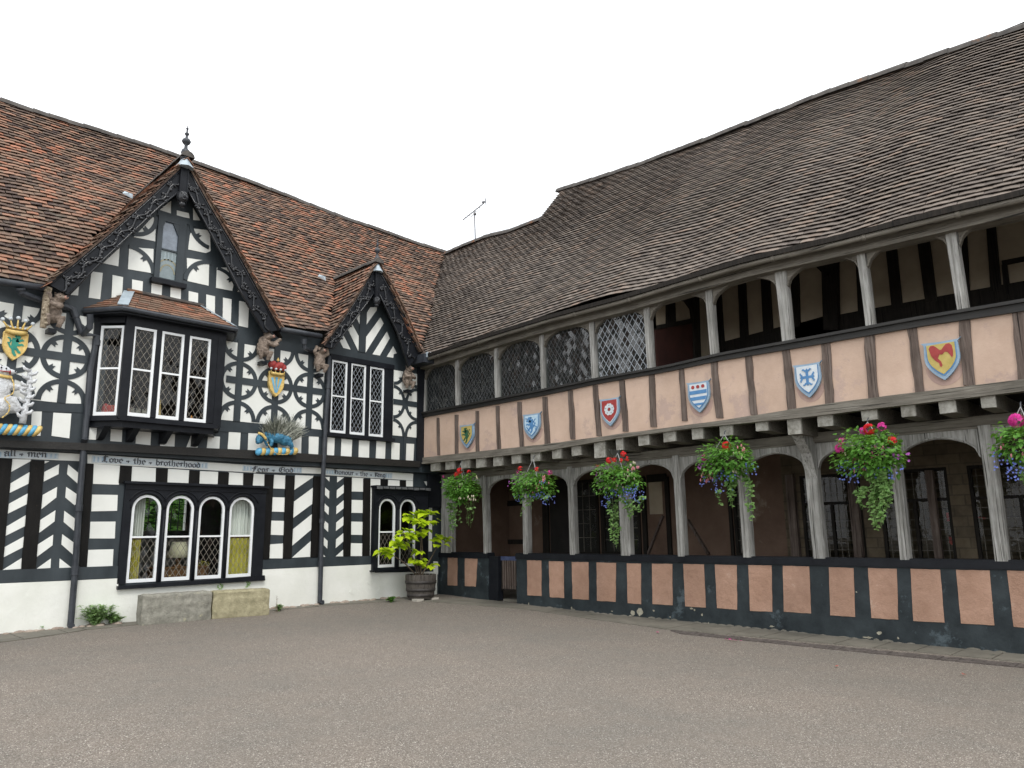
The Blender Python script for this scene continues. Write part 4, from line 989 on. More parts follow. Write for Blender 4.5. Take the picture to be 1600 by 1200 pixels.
# ================================================================ RIGHT RANGE
R_=thing('galleried_range','long peach plastered range with grey oak arcade, open upper gallery and brown roof','building',(B,9,0))
def curve(pts,un): return sorted([(q.y,q.z) for q in (un(p) for p in pts)])
def ext(c,y0=-5.5,y1=16.4): return [(y0,c[0][1])]+c+([(y1,c[-1][1])] if c[-1][0]<y1 else [])
railT=ext(curve([(657.5,644.5),(849.5,607.5),(929,591),(1040,571),(1120,552.5),(1260,527),(1430,495.5),(1600,467)],lambda p:Ru(p,.08)))
railB=ext(curve([(659,652.5),(740,639),(850,617.5),(935,599),(1040,581),(1135,561),(1260,541),(1430,511),(1600,485.6)],lambda p:Ru(p,.06)))
bmT=ext(curve([(660,715),(740,706),(852,694),(975,677),(1140,655),(1294,630),(1441,611.7),(1557,597.5),(1600,592)],lambda p:Ru(p,.05)))
bmB=ext(curve([(660,725),(750,716),(847,706),(960,685.6),(1080,669.4),(1260,651.7),(1451,628.7),(1600,611.5)],lambda p:Ru(p,.05)))
gut=ext(curve([(665,562.5),(765,530),(862,501),(977,471),(1060,446),(1172,413),(1300,384),(1365,368),(1487,338),(1600,312)],lambda p:Ru(p,.30)))
F=polyline_at
YE=16.35; YS=-5.2
def band(mb,cT,cB,x0,x1,y0,y1,n=60,wob=0):
    ys=[y0+(y1-y0)*i/n for i in range(n+1)]; v=[];f=[]
    for y in ys:
        a=F(cT,y) if isinstance(cT,list) else cT; b=F(cB,y) if isinstance(cB,list) else cB
        a+=ru(-wob,wob);b+=ru(-wob,wob)
        v+=[(x0,y,a),(x1,y,a),(x1,y,b),(x0,y,b)]
    for i in range(n):
        k=4*i; f+=[(k,k+1,k+5,k+4),(k+1,k+2,k+6,k+5),(k+2,k+3,k+7,k+6),(k+3,k,k+4,k+7)]
    f+=[(0,3,2,1),(4*n,4*n+1,4*n+2,4*n+3)]
    mb.add(v,f)
# roof
mt=MB()
keepR=lambda p: zR(p.x,p.y)>zL(p.x,p.y)-.01 if p.y>YL-.2 else True
wv2=lambda u,i: .035*math.sin(u*.7+i*.11)+.02*math.sin(u*2.1+i*.5)+.012*math.sin(u*5.3+i*1.3)
def smR(y): return (ridgeX(y)-XR_)/CS
tiles(mt,lambda u:Vector((XR_,u,zeR(u))),(0,1,0),(CS,0,SN),(-SN,0,CS),-5,22,smR,keepR,w=.24,g=.128,wav=wv2,th=.012,gap=.0005,jz=.003,lift=.045)
mt.build('roof','tileR',R_,col=True)
m=MB(); xs=sorted([-5+.5*i for i in range(56)]+[YB-.002,YB+.002])
for a,b in zip(xs,xs[1:]):
    xm=ridgeX((a+b)/2)-XR_
    for k in range(20):
        x0=XR_+.12+(xm-.12)*k/20; x1=XR_+.12+(xm-.12)*(k+1)/20
        if zR((x0+x1)/2,(a+b)/2)<zL((x0+x1)/2,(a+b)/2)-.35: continue
        m.add([(x0,a,zR(x0,a)-.05),(x1,a,zR(x1,a)-.05),(x1,b,zR(x1,b)-.05),(x0,b,zR(x0,b)-.05)],[(0,1,2,3)])
rx=ridgeX(5); zz=zR(rx,5)
m.add([(rx,-5,zz-.1),(rx,YB,zz-.1),(rx+6,YB,zz-7),(rx+6,-5,zz-7)],[(0,1,2,3)])
rx2=ridgeX(19); z2=zR(rx2,19)
m.add([(rx2,YB,z2-.1),(rx2,22,z2-.1),(rx2+5.5,22,z2-6.4),(rx2+5.5,YB,z2-6.4)],[(0,1,2,3)])
m.add([(rx2-.1,YB-.03,z2-.3),(ridgeX(YB-.5),YB-.03,zR(ridgeX(YB-.5),YB)-.08),(ridgeX(YB-.5)+1.6,YB-.03,z2-.5)],[(0,1,2)])
m.build('roof_deck','oakdark',R_)
m=MB()
pt=[Vector((x,y,zR(x,y)-.03)) for y,x in hi_ if y<=YB]; pt.append(Vector((ridgeX(YB-.01),YB+.02,zR(ridgeX(YB-.01),YB)-.03))); ridge_tiles(m,pt,.14); m.build('ridge_tiles','ridge',R_); m=MB(); ridge_tiles(m,[Vector(p)+Vector((0,0,-.03)) for p in rlo],.13); m.build('ridge_tiles','ridge',R_)
# gutter, plate
m=MB(); ys=[YE-.1-i*.4 for i in range(54)]
m.tube([Vector((BU-.33,y,F(gut,y)-.0)) for y in ys],.055,8)
for y in(15.2,13.6,11.9,10.4,8.9,7.2,5.7,4.1,2.7): m.tube([Vector((BU-.33,y,F(gut,y))),Vector((BU-.33,y-.07,F(gut,y)))],.068,8)
m.build('gutter','oakh',R_,smooth=True)
m=MB(); band(m,[(y,F(gut,y)+.02) for y in sorted(ys)],[(y,F(gut,y)-.17) for y in sorted(ys)],BU-.16,BU+.14,YS,YE); m.build('wall_plate','oakh',R_)
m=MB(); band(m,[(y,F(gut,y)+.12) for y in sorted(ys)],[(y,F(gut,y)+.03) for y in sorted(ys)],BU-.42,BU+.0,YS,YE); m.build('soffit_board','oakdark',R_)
PY=[16.24,14.778,13.264,11.693,10.147,8.662,7.179,5.685,4.238,2.849,1.45,.0,-1.5]
PW=[.14,.11,.12,.11,.13,.13,.13,.20,.14,.155,.14,.14,.14]
def post(mb,x0,x1,yb,yt,wb,wt,z0,z1,chamf=.02,n=6):
    """moulded post with slight bow: central roll between two chamfered edges"""
    bow=ru(-.012,.012)
    prof=[(-.5,.35),(-.42,.0),(-.2,.10),(0,-.08),(.2,.10),(.42,0),(.5,.35)]
    V=[];rows=n+1
    for i in range(rows):
        t=i/n; z=z0+(z1-z0)*t; y=yb+(yt-yb)*t+bow*math.sin(t*3.14); w=wb+(wt-wb)*t
        for a,b in prof: V.append((x0+b*.10,y+a*w,z))
        V.append((x1,y+.5*w,z)); V.append((x1,y-.5*w,z))
    k=len(prof)+2; f=[]
    for i in range(n):
        for j in range(k): f.append((i*k+j,i*k+(j+1)%k,(i+1)*k+(j+1)%k,(i+1)*k+j))
    mb.add(V,f)
TOPZ=lambda y:F(gut,y)-.16
for y,w in zip(PY,PW):
    m=MB(); post(m,BU-.03,BU+.12,y,y+.02,w,w*1.12,F(railT,y)-.02,TOPZ(y)+.03); m.build('post','oak',R_)
def archR(mb,y0,y1,zs,rise,ztop,x0,x1,n=18,sh=2.6):
    """y0<y1; plate with four-centred opening"""
    c=(y0+y1)/2;r=(y1-y0)/2; pts=[]
    for i in range(n+1):
        t=-1+2*i/n; t=math.copysign(abs(t)**.8,t)
        z=zs+rise*(1-abs(t)**sh)**(.5)*(.86+.14*(1-abs(t)))
        pts.append((c+t*r,z))
    v=[];f=[]
    for y,z in pts:
        zt=ztop(y) if callable(ztop) else ztop
        v+=[(x0,y,z),(x0,y,zt),(x1,y,z),(x1,y,zt)]
    for i in range(n):
        k=4*i; f+=[(k,k+4,k+5,k+1),(k,k+2,k+6,k+4),(k+2,k+3,k+7,k+6)]
    mb.add(v,f); return pts
apx=lambda y: F([(3,6.315),(6.2,6.34),(9.3,6.335),(11,6.30),(13,6.25),(15.5,6.20)],y)
for i in range(len(PY)-1):
    y1=PY[i]-PW[i]/2;y0=PY[i+1]+PW[i+1]/2; yc=(y0+y1)/2; m=MB()
    rise=.36
    pts=archR(m,y0,y1,apx(yc)-rise,rise,lambda y:TOPZ(y)+.02,BU+.005,BU+.09,20,2.05)
    ob=m.build('arched_head','oakh',R_)
    m=MB(); m.tube([(BU-.005,y,z+.02) for y,z in pts],.016,5); m.build('arch_moulding','oakh',ob)
    if i<5:
        zb=F(railT,yc)-.02
        P=lambda u,v,n: Vector((BU+.06-n,u,v))
        g_=MB(); g_.add([(BU+.06,y0,zb-.03),(BU+.06,y1,zb-.03),(BU+.06,y1,apx(yc)+.05),(BU+.06,y0,apx(yc)+.05)],[(0,1,2,3)]); g=g_.build('leaded_pane','dirtyglass',R_)
        zs=apx(yc)-rise
        def ins(u,v): 
            if not y0+.02<u<y1-.02: return False
            t=abs((u-yc)/((y1-y0)/2)); return v<zs+rise*(max(0,1-t**2.05))**.5*.97
        l=MB(); lattice(l,P,ins,y0,y1,zb,apx(yc)+.02,.125 if i<4 else .15,.19 if i<4 else .225,.006 if i<4 else .010,.005); l.build('lead_lattice','dcame' if i<4 else 'lamplead',g)
# rail, plaster band, studs, bressumer
m=MB(); band(m,railT,[(y,z-.05) for y,z in railT],BU-.11,BU+.12,YS,YE); band(m,[(y,z-.05) for y,z in railT],[(y,F(railB,y)+.0) for y,z in railT],BU-.06,BU+.10,YS,YE); m.build('gallery_rail','railpaint',R_)
m=MB(); band(m,[(y,z+.03) for y,z in railB],[(y,z-.03) for y,z in bmT],BU-.0,BU+.10,YS,YE,80); m.build('plaster_band','peach',R_)
ST=[((683.8,652.5),(685,711),4),((713,648),(713,710),5),((745,642),(746,709),5),((777,634),(779.5,704),5.5),((811,628),(815,699),6),((851,620),(855,694),8),((891,610),(894.5,686),8),((929.5,602),(935.5,681),8),((971,594),(977.5,674),9),((1017.5,584),(1021,667),9.5),((1064,575),(1070,657.5),8),((1115,565),(1124,653),11),((1169,556),(1177.5,648),11),((1227.5,545),(1237.5,641),13),((1289,534),(1296,631),14),((1358,524),(1365,622.5),16),((1425,512),(1437,613.5),15),((1506.5,500),(1515,602),18),((1590,486),(1600,593),18)]
for i,(a,b,w) in enumerate(ST):
    m=MB(); n=5; ed=[]
    L_=[];Rr=[]
    for k in range(n+1):
        t=k/n; x=a[0]+(b[0]-a[0])*t; y=a[1]+(b[1]-a[1])*t; ww=w*(1+ru(-.10,.10)); j=ru(-.06,.06)*w
        L_.append((x-ww/2+j,y));Rr.append((x+ww/2+j,y))
    m.prism([Ru(p,.022) for p in L_+Rr[::-1]],(.022,0,0)); o=m.build('stud','oakbrown',R_)
for k in range(5):
    y=1.25-k*1.1; m=MB(); m.box((BU-.022,y-.08,3.7),(BU,y+.08,4.7)); m.build('stud','oakbrown',R_)
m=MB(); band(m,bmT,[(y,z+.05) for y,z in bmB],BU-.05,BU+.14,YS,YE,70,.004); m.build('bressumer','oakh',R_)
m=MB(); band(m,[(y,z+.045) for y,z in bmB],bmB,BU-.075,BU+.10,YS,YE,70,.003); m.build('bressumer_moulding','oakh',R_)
# joists
JX=[(680.6,730,14,11),(704,728,14,10),(728,726,13,10),(752,725,15,10),(779,722,15,11),(807.5,719,15,10),(837.5,715,15,11),(871,710,15,12.5),(901,705,15,13),(938,705,18,19),(969,697,12,12),(1006.5,687,18,17),(1047,682,20,15),(1090.5,677.5,19,16),(1135.5,671.5,22,17),(1191,665,21,15),(1242,666,24,24),(1290,657,26,16),(1359,649,27,14),(1420,643,25,15),(1481,636.5,29,16),(1545,628.5,26,16)]
jy=[]
for i,(x,y,w,h) in enumerate(JX):
    a=Ru((x-w/2,y-h/2),-.02);b=Ru((x+w/2,y+h/2),-.02); ya,yb=max(a.y,b.y),min(a.y,b.y); zt=F(bmB,(ya+yb)/2)+.08; zb=b.z
    m=MB(); x0=BU+.0; r=.012
    V=[(x0+.012,ya,zt),(x0,ya-r,zt-.0),(x0,yb+r,zt)]
    q=[(ya,zt),(yb,zt),(yb+ru(0,.012),zb+ru(0,.012)),(ya-ru(0,.012),zb+ru(0,.012))]
    m.prism([(x0,yy,z) for yy,z in q],(.05,0,0)); m.build('joist_end','joist',R_); jy.append(((ya+yb)/2,zt,zb,(ya-yb)))
    m=MB(); m.box((x0+.05,yb+.005,zb+.004),(B+2.9,ya-.005,zt-.004)); m.build('joist','oakh',R_)
for y in(1.9,1.2,.5,-.2): m=MB(); m.box((BU,y-.09,3.35),(B+2.9,y+.09,3.58)); m.build('joist','joist',R_)
m=MB(); m.box((BU+.14,YS,3.62),(B+3.4,YE,3.70)); m.build('gallery_floor','oakdark',R_)
# lower beam and arches
QY=[16.08,14.502,13.052,11.547,10.029,8.622,7.157,5.758,4.331,2.946,1.55,.1,-1.4]
QW=[.46,.15,.16,.155,.26,.17,.18,.23,.155,.19,.17,.17,.2]
bt=lambda y:F([(0,3.33),(5,3.33),(9,3.30),(16,3.22)],y)
m=MB(); ysx=[YS+i*.5 for i in range(44)]; band(m,[(y,bt(y)) for y in ysx],[(y,bt(y)-.15) for y in ysx],B-.05,B+.16,YS,YE); band(m,[(y,bt(y)-.15) for y in ysx],[(y,bt(y)-.19) for y in ysx],B-.015,B+.14,YS,YE); m.build('arcade_beam','oakh',R_)
la=lambda y:F([(3,3.0),(6,2.985),(9,2.985),(12,2.95),(15,2.93)],y)
for i,(y,w) in enumerate(zip(QY,QW)):
    m=MB(); bx=-.03
    if i==1:
        post(m,B-.02,B+.14,y+.04,y+.06,w,w*1.1,2.3,bt(y)-.13); post(m,B-.02,B+.14,y,y+.04,w*.95,w,1.07,2.3)
    else: post(m,B-.03,B+.14,y,y+ru(-.015,.02),w,w*1.05,1.07,bt(y)-.12)
    m.build('post','oak',R_)
    if i in(4,7):
        k=MB(); yy=y; k.prism([(B-.03,yy-w*.4,2.55),(B-.03,yy+w*.4,2.55),(B-.03,yy+w*.55,3.3),(B-.03,yy-w*.55,3.3)],(.1,0,0)); 
        k.v=[]; k.f=[]; k.m=[]; k.c=[]
        k.prism([(B-.03,yy-w*.42,2.5),(B-.20,yy-w*.42,2.95),(B-.62,yy-w*.42,3.36),(B,yy-w*.42,3.36)],(0,w*.84,0),0,True); k.build('jetty_bracket','oak',R_)
for i in range(len(QY)-1):
    y1=QY[i]-QW[i]/2;y0=QY[i+1]+QW[i+1]/2; yc=(y0+y1)/2; m=MB()
    pts=archR(m,y0,y1,la(yc)-.33,.36,lambda y:bt(y)-.17,B+.01,B+.09,20,2.4); ob=m.build('arched_head','oak',R_)
    m=MB(); m.tube([(B-.002,y,z+.022) for y,z in pts],.014,5); m.build('arch_moulding','oak',ob)
# low wall
yg1=Rf((763,900)).y; yg0=Rf((807,900)).y
m=MB()
m.box((B,yg1,-.5),(B+.20,A-.0,.97)); m.build('low_wall','lowpaint',R_); m=MB(); m.box((B,YS,-.5),(B+.20,yg0,.97)); m.build('low_wall','lowpaint',R_)
m=MB()
for y0,y1 in((yg1,A),(YS,yg0)): m.box((B-.035,y0,.95),(B+.24,y1,1.07)); m.box((B-.012,y0,1.07),(B+.22,y1,1.092))
m.build('sill_rail','board',R_)
LP=[q2((238,765),(298,767),(297,940),(237,938)),q2((345,770),(423,772),(412,947),(345,942)),q2((733,782),(823,784),(824,1005),(736,1000)),q2((870,787),(963,789),(965,1018),(876,1012)),q2((1013,792),(1117,794),(1120,1029),(1019,1024)),q2((1168,795),(1290,798),(1287,1042),(1171,1035)),q2((1357,800),(1445,802),(1446,1057),(1363,1050)),
q5((195,802),(301,804),(303,1019),(198,1013)),q5((358,804),(466,806),(475,1031),(369,1025)),q5((523,806),(637,809),(638,1042),(534,1034)),q5((697,810),(818,812),(822,1053),(706,1048)),q5((877,813),(1014,817),(1024,1062),(882,1053)),q6((91,747),(192,750),(198,950),(97,943)),q6((251,750),(368,753),(374,961),(265,954)),q6((424,753),(545,757),(563,973),(436,966)),q6((610,757),(747,760),(766,984),(630,976)),q6((817,760),(965,763),(975,1002),(845,990))]
for p in LP:
    m=MB(); P=[]
    for a,b in zip(p,p[1:]+p[:1]):
        for k in range(6): t=k/6; P.append((a[0]+(b[0]-a[0])*t+(ru(-.35,.35) if k else 0),a[1]+(b[1]-a[1])*t+(ru(-.3,.3) if k else 0)))
    polyR(m,P,0,.010); m.build('plaster_panel','peachlow',R_)
for k in range(4):
    y=1.9-k*.85; m=MB(); m.box((B-.010,y-.55,.09),(B,y,.92)); m.build('plaster_panel','peachlow',R_)
m=MB()
def chipat(px,s,n=9,asp=1):
    c=Rf(px,.004); m.prism([(c.x,c.y+math.cos(k/n*6.283)*s*ru(.4,1.1),c.z+math.sin(k/n*6.283)*s*asp*ru(.4,1.1)) for k in range(n)],(.004,0,0))
for px,s,a_ in (((1000,955),.09,1.2),((988,958),.10,.6),((985,963),.06,.5),((1021,954),.03,1),((1080,951),.05,.5),((1085,953),.03,.8),((1097,961),.03,1),((1107,974),.02,2),((1206,979),.06,.3),((1047,964),.02,1),((1374,989),.045,.8),((1403,997),.02,1.2),((826,944),.02,2),((893,950),.025,1.5),((956,955),.03,.5),((1356,996),.09,.2),((1382,1003),.02,1),((1316,923),.05,.4),((1546,941),.05,1.2),((1338,925),.02,.6)):
    chipat(px,s,11,a_)
m.build('flaked_patch','chip',R_)
m=MB()  # mortar fillet at wall foot
for i in range(60):
    y=13.2-i*.18; m.ball((B-.01,y,gz(B,y)+.0),(.03,ru(.05,.14),ru(.015,.05)),0,6,4)
m.build('mortar_fillet','slab',R_)
# gate
g=MB(); gx=B+.12
g.box((gx,yg0+.04,.15),(gx+.04,yg0+.10,1.0)); g.box((gx,yg1-.42,.15),(gx+.04,yg1-.36,1.0)); g.box((gx-.01,yg0+.04,.18),(gx+.03,yg1-.36,.28))
gate=g.build('gate','oakdark',R_)
n=6
for i in range(n):
    y=yg0+.16+i*(yg1-.40-yg0-.2)/(n-1); g=MB(); g.box((gx-.015,y-.028,.2),(gx+.0,y+.028,.93)); g.build('slat','oakbrown',gate)
g=MB(); g.box((gx-.02,yg0+.04,.90),(gx+.045,yg1-.36,1.0)); g.build('top_rail','gateblue',gate)
m=MB(); m.box((B+.02,yg1-.34,-.1),(B+.2,yg1-.002,1.0)); m.build('gate_post','board',R_)
# arcade walk: floor, back wall
XB=B+2.7
def Rb(p,off=0): return onX(p,XB-off)
m=MB(); m.box((B+.2,YS,-.12),(XB,A,-.06)); m.build('walk_floor','slab',R_)
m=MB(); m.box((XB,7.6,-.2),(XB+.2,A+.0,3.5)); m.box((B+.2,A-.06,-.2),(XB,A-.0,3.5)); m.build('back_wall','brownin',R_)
m=MB(); 
yw=[]; 
m.box((XB,YS,-.2),(XB+.25,7.6,.75)); m.box((XB,YS,2.75),(XB+.25,7.6,3.5)); 
for y0,y1 in((7.2,7.6),(5.55,5.9),(3.9,4.25),(1.9,2.3),(YS,.3)): m.box((XB,y0,.75),(XB+.25,y1,2.75))
m.build('back_wall','stonewall',R_)
def bq(name,x0,y0,x1,y1,mt_,off=.02,th=.03,par=R_):
    a=Rb((x0,y0),off+th);b=Rb((x1,y1),off+th); m=MB(); m.box((XB-off-th,min(a.y,b.y),min(a.z,b.z)),(XB-off,max(a.y,b.y),max(a.z,b.z))); return m.build(name,mt_,par)
bq('dark_door',704,748,757,880,'oakdark'); bq('door_jamb',757,740,786,880,'oakdark',.0,.06)
bq('rail',786,783,830,789,'oakdark',.02,.05); bq('rail',786,843,820,850,'oakdark',.02,.05)
bq('post',846,745,858,880,'oakdark',.0,.06); bq('dark_window',858,750,890,864,'roomdark'); 
bq('post',936,748,944,880,'oakdark',0,.06); bq('post',1000,745,1012,880,'oakdark',0,.08); bq('pale_panel',1013,752,1036,803,'creamin',.0,.03); bq('post',1037,745,1050,880,'oakdark',0,.07)
bq('rail',1010,742,1040,752,'oakdark',0,.06)
m=MB(); m.bar(Rb((1012,868),.03),Rb((1036,806),.03),.05,.10,(1,0,0)); m.build('brace','oakbrown',R_); m=MB(); m.bar(Rb((1075,812),.03),Rb((1108,866),.03),.05,.14,(1,0,0)); m.build('brace','oakbrown',R_)
bq('post',1134,742,1148,880,'oakdark',0,.07)
def grid_window(x0,x1,y0,y1,nu,nv,backlit='roomdark',bars='came',deep=.9,off=.0):
    a=Rb((x0,y0));b=Rb((x1,y1)); ya,yb=min(a.y,b.y),max(a.y,b.y); za,zb=min(a.z,b.z),max(a.z,b.z)
    m=MB(); w=.07
    for q in((ya-w,ya,za-w,zb+w),(yb,yb+w,za-w,zb+w),(ya,yb,za-w,za),(ya,yb,zb,zb+w)): m.box((XB-.05,q[0],q[2]),(XB+.04,q[1],q[3]))
    f=m.build('window','oakdark',R_)
    m=MB(); m.add([(XB-.012,ya,za),(XB-.012,yb,za),(XB-.012,yb,zb),(XB-.012,ya,zb)],[(0,1,2,3)]); m.build('pane','glass',f)
    m=MB()
    for i in range(1,nu): y=ya+(yb-ya)*i/nu; m.box((XB-.022,y-.008,za),(XB-.010,y+.008,zb))
    for i in range(1,nv): z=za+(zb-za)*i/nv; m.box((XB-.021,ya,z-.007),(XB-.011,yb,z+.007))
    m.build('glazing_bars',bars,f); return ya,yb,za,zb
# solid-wall windows get a dark backing
for x0,x1,y0,y1,nu,nv in((900,935,755,862,3,5),(944,1000,755,862,4,6),(1148,1164,750,864,2,6)):
    bq('dark_window',x0,y0,x1,y1,'roomdark',.0,.004); grid_window(x0,x1,y0,y1,nu,nv,bars='oakh')
for y0,y1,nu in((5.9,7.2,5),(4.25,5.55,5),(2.3,3.9,6),(.3,1.9,6)):
    m=MB(); w=.06; za,zb=.75,2.75
    for q in((y0,y0+w,za,zb),(y1-w,y1,za,zb),(y0+w,y1-w,za,za+w),(y0+w,y1-w,zb-w,zb),(y0+w,y1-w,2.1,2.16),((y0+y1)/2-.03,(y0+y1)/2+.03,za+w,2.1)): m.box((XB+.02,q[0],q[2]),(XB+.10,q[1],q[3]))
    f=m.build('window','oakdark',R_)
    m=MB(); m.add([(XB+.06,y0,za),(XB+.06,y1,za),(XB+.06,y1,zb),(XB+.06,y0,zb)],[(0,1,2,3)]); m.build('pane','glass',f)
    m=MB()
    for i in range(1,nu*2): y=y0+(y1-y0)*i/(nu*2); m.box((XB+.05,y-.006,za),(XB+.056,y+.006,zb))
    for i in range(1,10): z=za+(zb-za)*i/10; m.box((XB+.049,y0,z-.006),(XB+.055,y1,z+.006))
    m.build('glazing_bars','oakh',f)
bq('post',1226,742,1250,880,'oakbrown',0,.12); bq('post',1322,742,1350,882,'oakbrown',0,.12); bq('post',1444,735,1474,884,'oakbrown',0,.12)
# shop room behind
m=MB(); m.box((XB+2.6,YS,-.2),(XB+2.8,7.6,3.4)); m.box((XB+.25,7.6,-.2),(XB+2.6,7.7,3.4)); m.box((XB+.25,YS,3.2),(XB+2.6,7.6,3.3)); m.box((XB+.25,YS,-.1),(XB+2.6,7.6,0)); m.build('stone_inner_wall','stonewall',R_)
# bulb of the lit ceiling lamp inside
# upper gallery interior
XG=BU+2.9
def Rg(p,off=0): return onX(p,XG-off)
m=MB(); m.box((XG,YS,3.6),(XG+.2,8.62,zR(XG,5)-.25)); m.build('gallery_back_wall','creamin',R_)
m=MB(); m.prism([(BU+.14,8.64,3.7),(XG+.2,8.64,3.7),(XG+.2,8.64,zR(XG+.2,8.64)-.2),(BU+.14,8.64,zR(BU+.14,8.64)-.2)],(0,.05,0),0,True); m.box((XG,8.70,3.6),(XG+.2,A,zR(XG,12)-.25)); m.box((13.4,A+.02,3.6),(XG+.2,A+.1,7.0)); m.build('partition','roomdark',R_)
def gst(name,polys,mt_='oakdark',off=.0,th=.05):
    for p in polys:
        m=MB(); m.prism([Rg(q,off+th) for q in p],(th,0,0)); m.build(name,mt_,R_)
gst('stud',[q3((590,250),(660,230),(690,700),(640,700)),q3((768,180),(815,180),(835,600),(785,610)),q3((910,150),(965,150),(990,560),(930,580)),q3((1098,100),(1148,100),(1160,520),(1110,530)),
q4((268,280),(300,280),(318,700),(285,700)),q4((430,240),(490,240),(530,640),(470,650)),q4((600,200),(670,200),(720,600),(655,610)),q4((850,150),(880,150),(900,560),(868,570)),q4((985,100),(1035,100),(1075,540),(1015,550))])
gst('post',[q4((78,300),(165,300),(172,760),(92,760))],th=.16)
m=MB(); 
for s in(-1,1):
    a=Rg(q4((122,440))[0],.12); m.bar(a+Vector((0,0,-.1)),a+Vector((0,s*.45,.55)),.09,.12,(1,0,0))
m.build('bracket','oakdark',R_)
gst('dado',[q3((530,655),(1100,505),(1110,760),(530,900)),q3((1100,515),(1400,430),(1400,700),(1100,760)),q4((100,690),(1250,480),(1260,820),(100,980)),q4((-140,745),(100,690),(100,980),(-140,980))],th=.04)
YPt=8.64
def ptn(name,p,mt_,th): 
    Q=[onY(q,YPt-th) for q in p]; Q=[Vector((max(v.x,BU+.15),v.y,v.z)) for v in Q]; m=MB(); m.prism(Q,(0,th,0)); m.build(name,mt_,R_)
m=MB(); m.prism([(BU+.15,YPt-.01,3.72),(XG-.02,YPt-.01,3.72),(XG-.02,YPt-.01,7.6),(BU+.15,YPt-.01,6.6)],(0,.01,0)); m.build('partition_plaster','creamin',R_)
ptn('door',q3((250,528),(492,492),(505,800),(262,860)),'rust',.05)
ptn('door_head',q3((232,505),(525,462),(525,494),(236,532)),'oakdark',.07)
ptn('stud',q3((330,300),(380,300),(386,490),(332,500)),'oakdark',.06)
ptn('post',q3((490,300),(530,300),(548,860),(508,860)),'oakdark',.09)
ptn('stud',q3((600,250),(660,230),(700,860),(650,860)),'oakdark',.06)
ptn('curved_brace',q3((228,520),(246,440),(290,372),(340,340),(300,330),(215,380)),'oakdark',.08)
ptn('curved_brace',q3((400,345),(450,362),(485,410),(492,470),(510,470),(510,330),(400,320)),'oakdark',.08)
gst('window_frame',[q4((1075,378),(1300,335),(1300,360),(1080,405)),q4((1075,400),(1105,395),(1125,560),(1090,570))])
m=MB(); m.prism([(BU,YS,-.3),(XG+5,YS,-.3),(XG+5,YS,7),(ridgeX(YS),YS,zR(ridgeX(YS),YS)-.2),(BU,YS,zR(BU,YS)-.2)],(0,-.1,0),0,True); m.build('end_wall','brownin',R_)
# ================================================================ THINGS
# ---- heraldic shields
def stroke(mb,P,pts,w0,w1,n,mi=0):
    """tapered ribbon as one polygon; P(u,v,n)"""
    L_=[];Rr=[];k=len(pts)
    for i,(u,v) in enumerate(pts):
        a=pts[max(i-1,0)];b=pts[min(i+1,k-1)]; dx,dy=b[0]-a[0],b[1]-a[1]; l=math.hypot(dx,dy) or 1
        w=(w0+(w1-w0)*i/(k-1))/2; L_.append((u-dy/l*w,v+dx/l*w));Rr.append((u+dy/l*w,v-dx/l*w))
    for i in range(k-1):
        q=[L_[i],L_[i+1],Rr[i+1],Rr[i]]; mb.prism([P(u,v,n+.0006*(i%3)) for u,v in q],P(0,0,0)-P(0,0,.004),mi)
def shpts(w,h,s=1,n=10):
    """heater shield, top centre at 0,0"""
    L_=[(-w/2*s,-(1-s)*h*.45)]
    for i in range(n+1):
        t=i/n; y=-.38-.62*t; x=(1-t**2.1)*.5+.0
        L_.append((-w*s*x,(-(1-s)*h*.45)+(y*h*s)))
    R2=[(-x,y) for x,y in L_[::-1]][1:]
    return L_+R2
def lion(mb,P,w,h,n,mi,d=1):
    f=lambda L_:[((x*d)*w,y*h) for x,y in L_]
    for pts,a,b in (([(-.02,-.20),(0,-.36),(.03,-.50),(.05,-.64)],.24,.17),([(-.02,-.20),(-.16,-.14),(-.22,-.16)],.16,.08),([(-.02,-.30),(-.18,-.30),(-.30,-.24),(-.36,-.27)],.08,.05),([(.0,-.40),(-.16,-.46),(-.32,-.42),(-.37,-.46)],.08,.05),
        ([(.03,-.58),(-.12,-.64),(-.20,-.74),(-.28,-.73)],.10,.05),([(.06,-.62),(.04,-.76),(-.04,-.86),(-.10,-.86)],.11,.05),([(.08,-.60),(.20,-.56),(.28,-.44),(.20,-.36),(.24,-.24),(.34,-.20)],.05,.04),([(.24,-.42),(.34,-.40)],.04,.03),([(.20,-.34),(.14,-.28)],.04,.02),([(-.05,-.10),(.05,-.13)],.06,.04)):
        stroke(mb,P,f(pts),a*w*1.35,b*w*1.35,n,mi)
def poly(mb,P,pts,n,mi=0,t=.004): mb.prism([P(u,v,n) for u,v in pts],P(0,0,0)-P(0,0,t),mi)
def disc(mb,P,cu,cv,r,n,mi=0,k=14,t=.004): poly(mb,P,[(cu+r*math.cos(i/k*6.283),cv+r*math.sin(i/k*6.283)) for i in range(k)],n,mi,t)
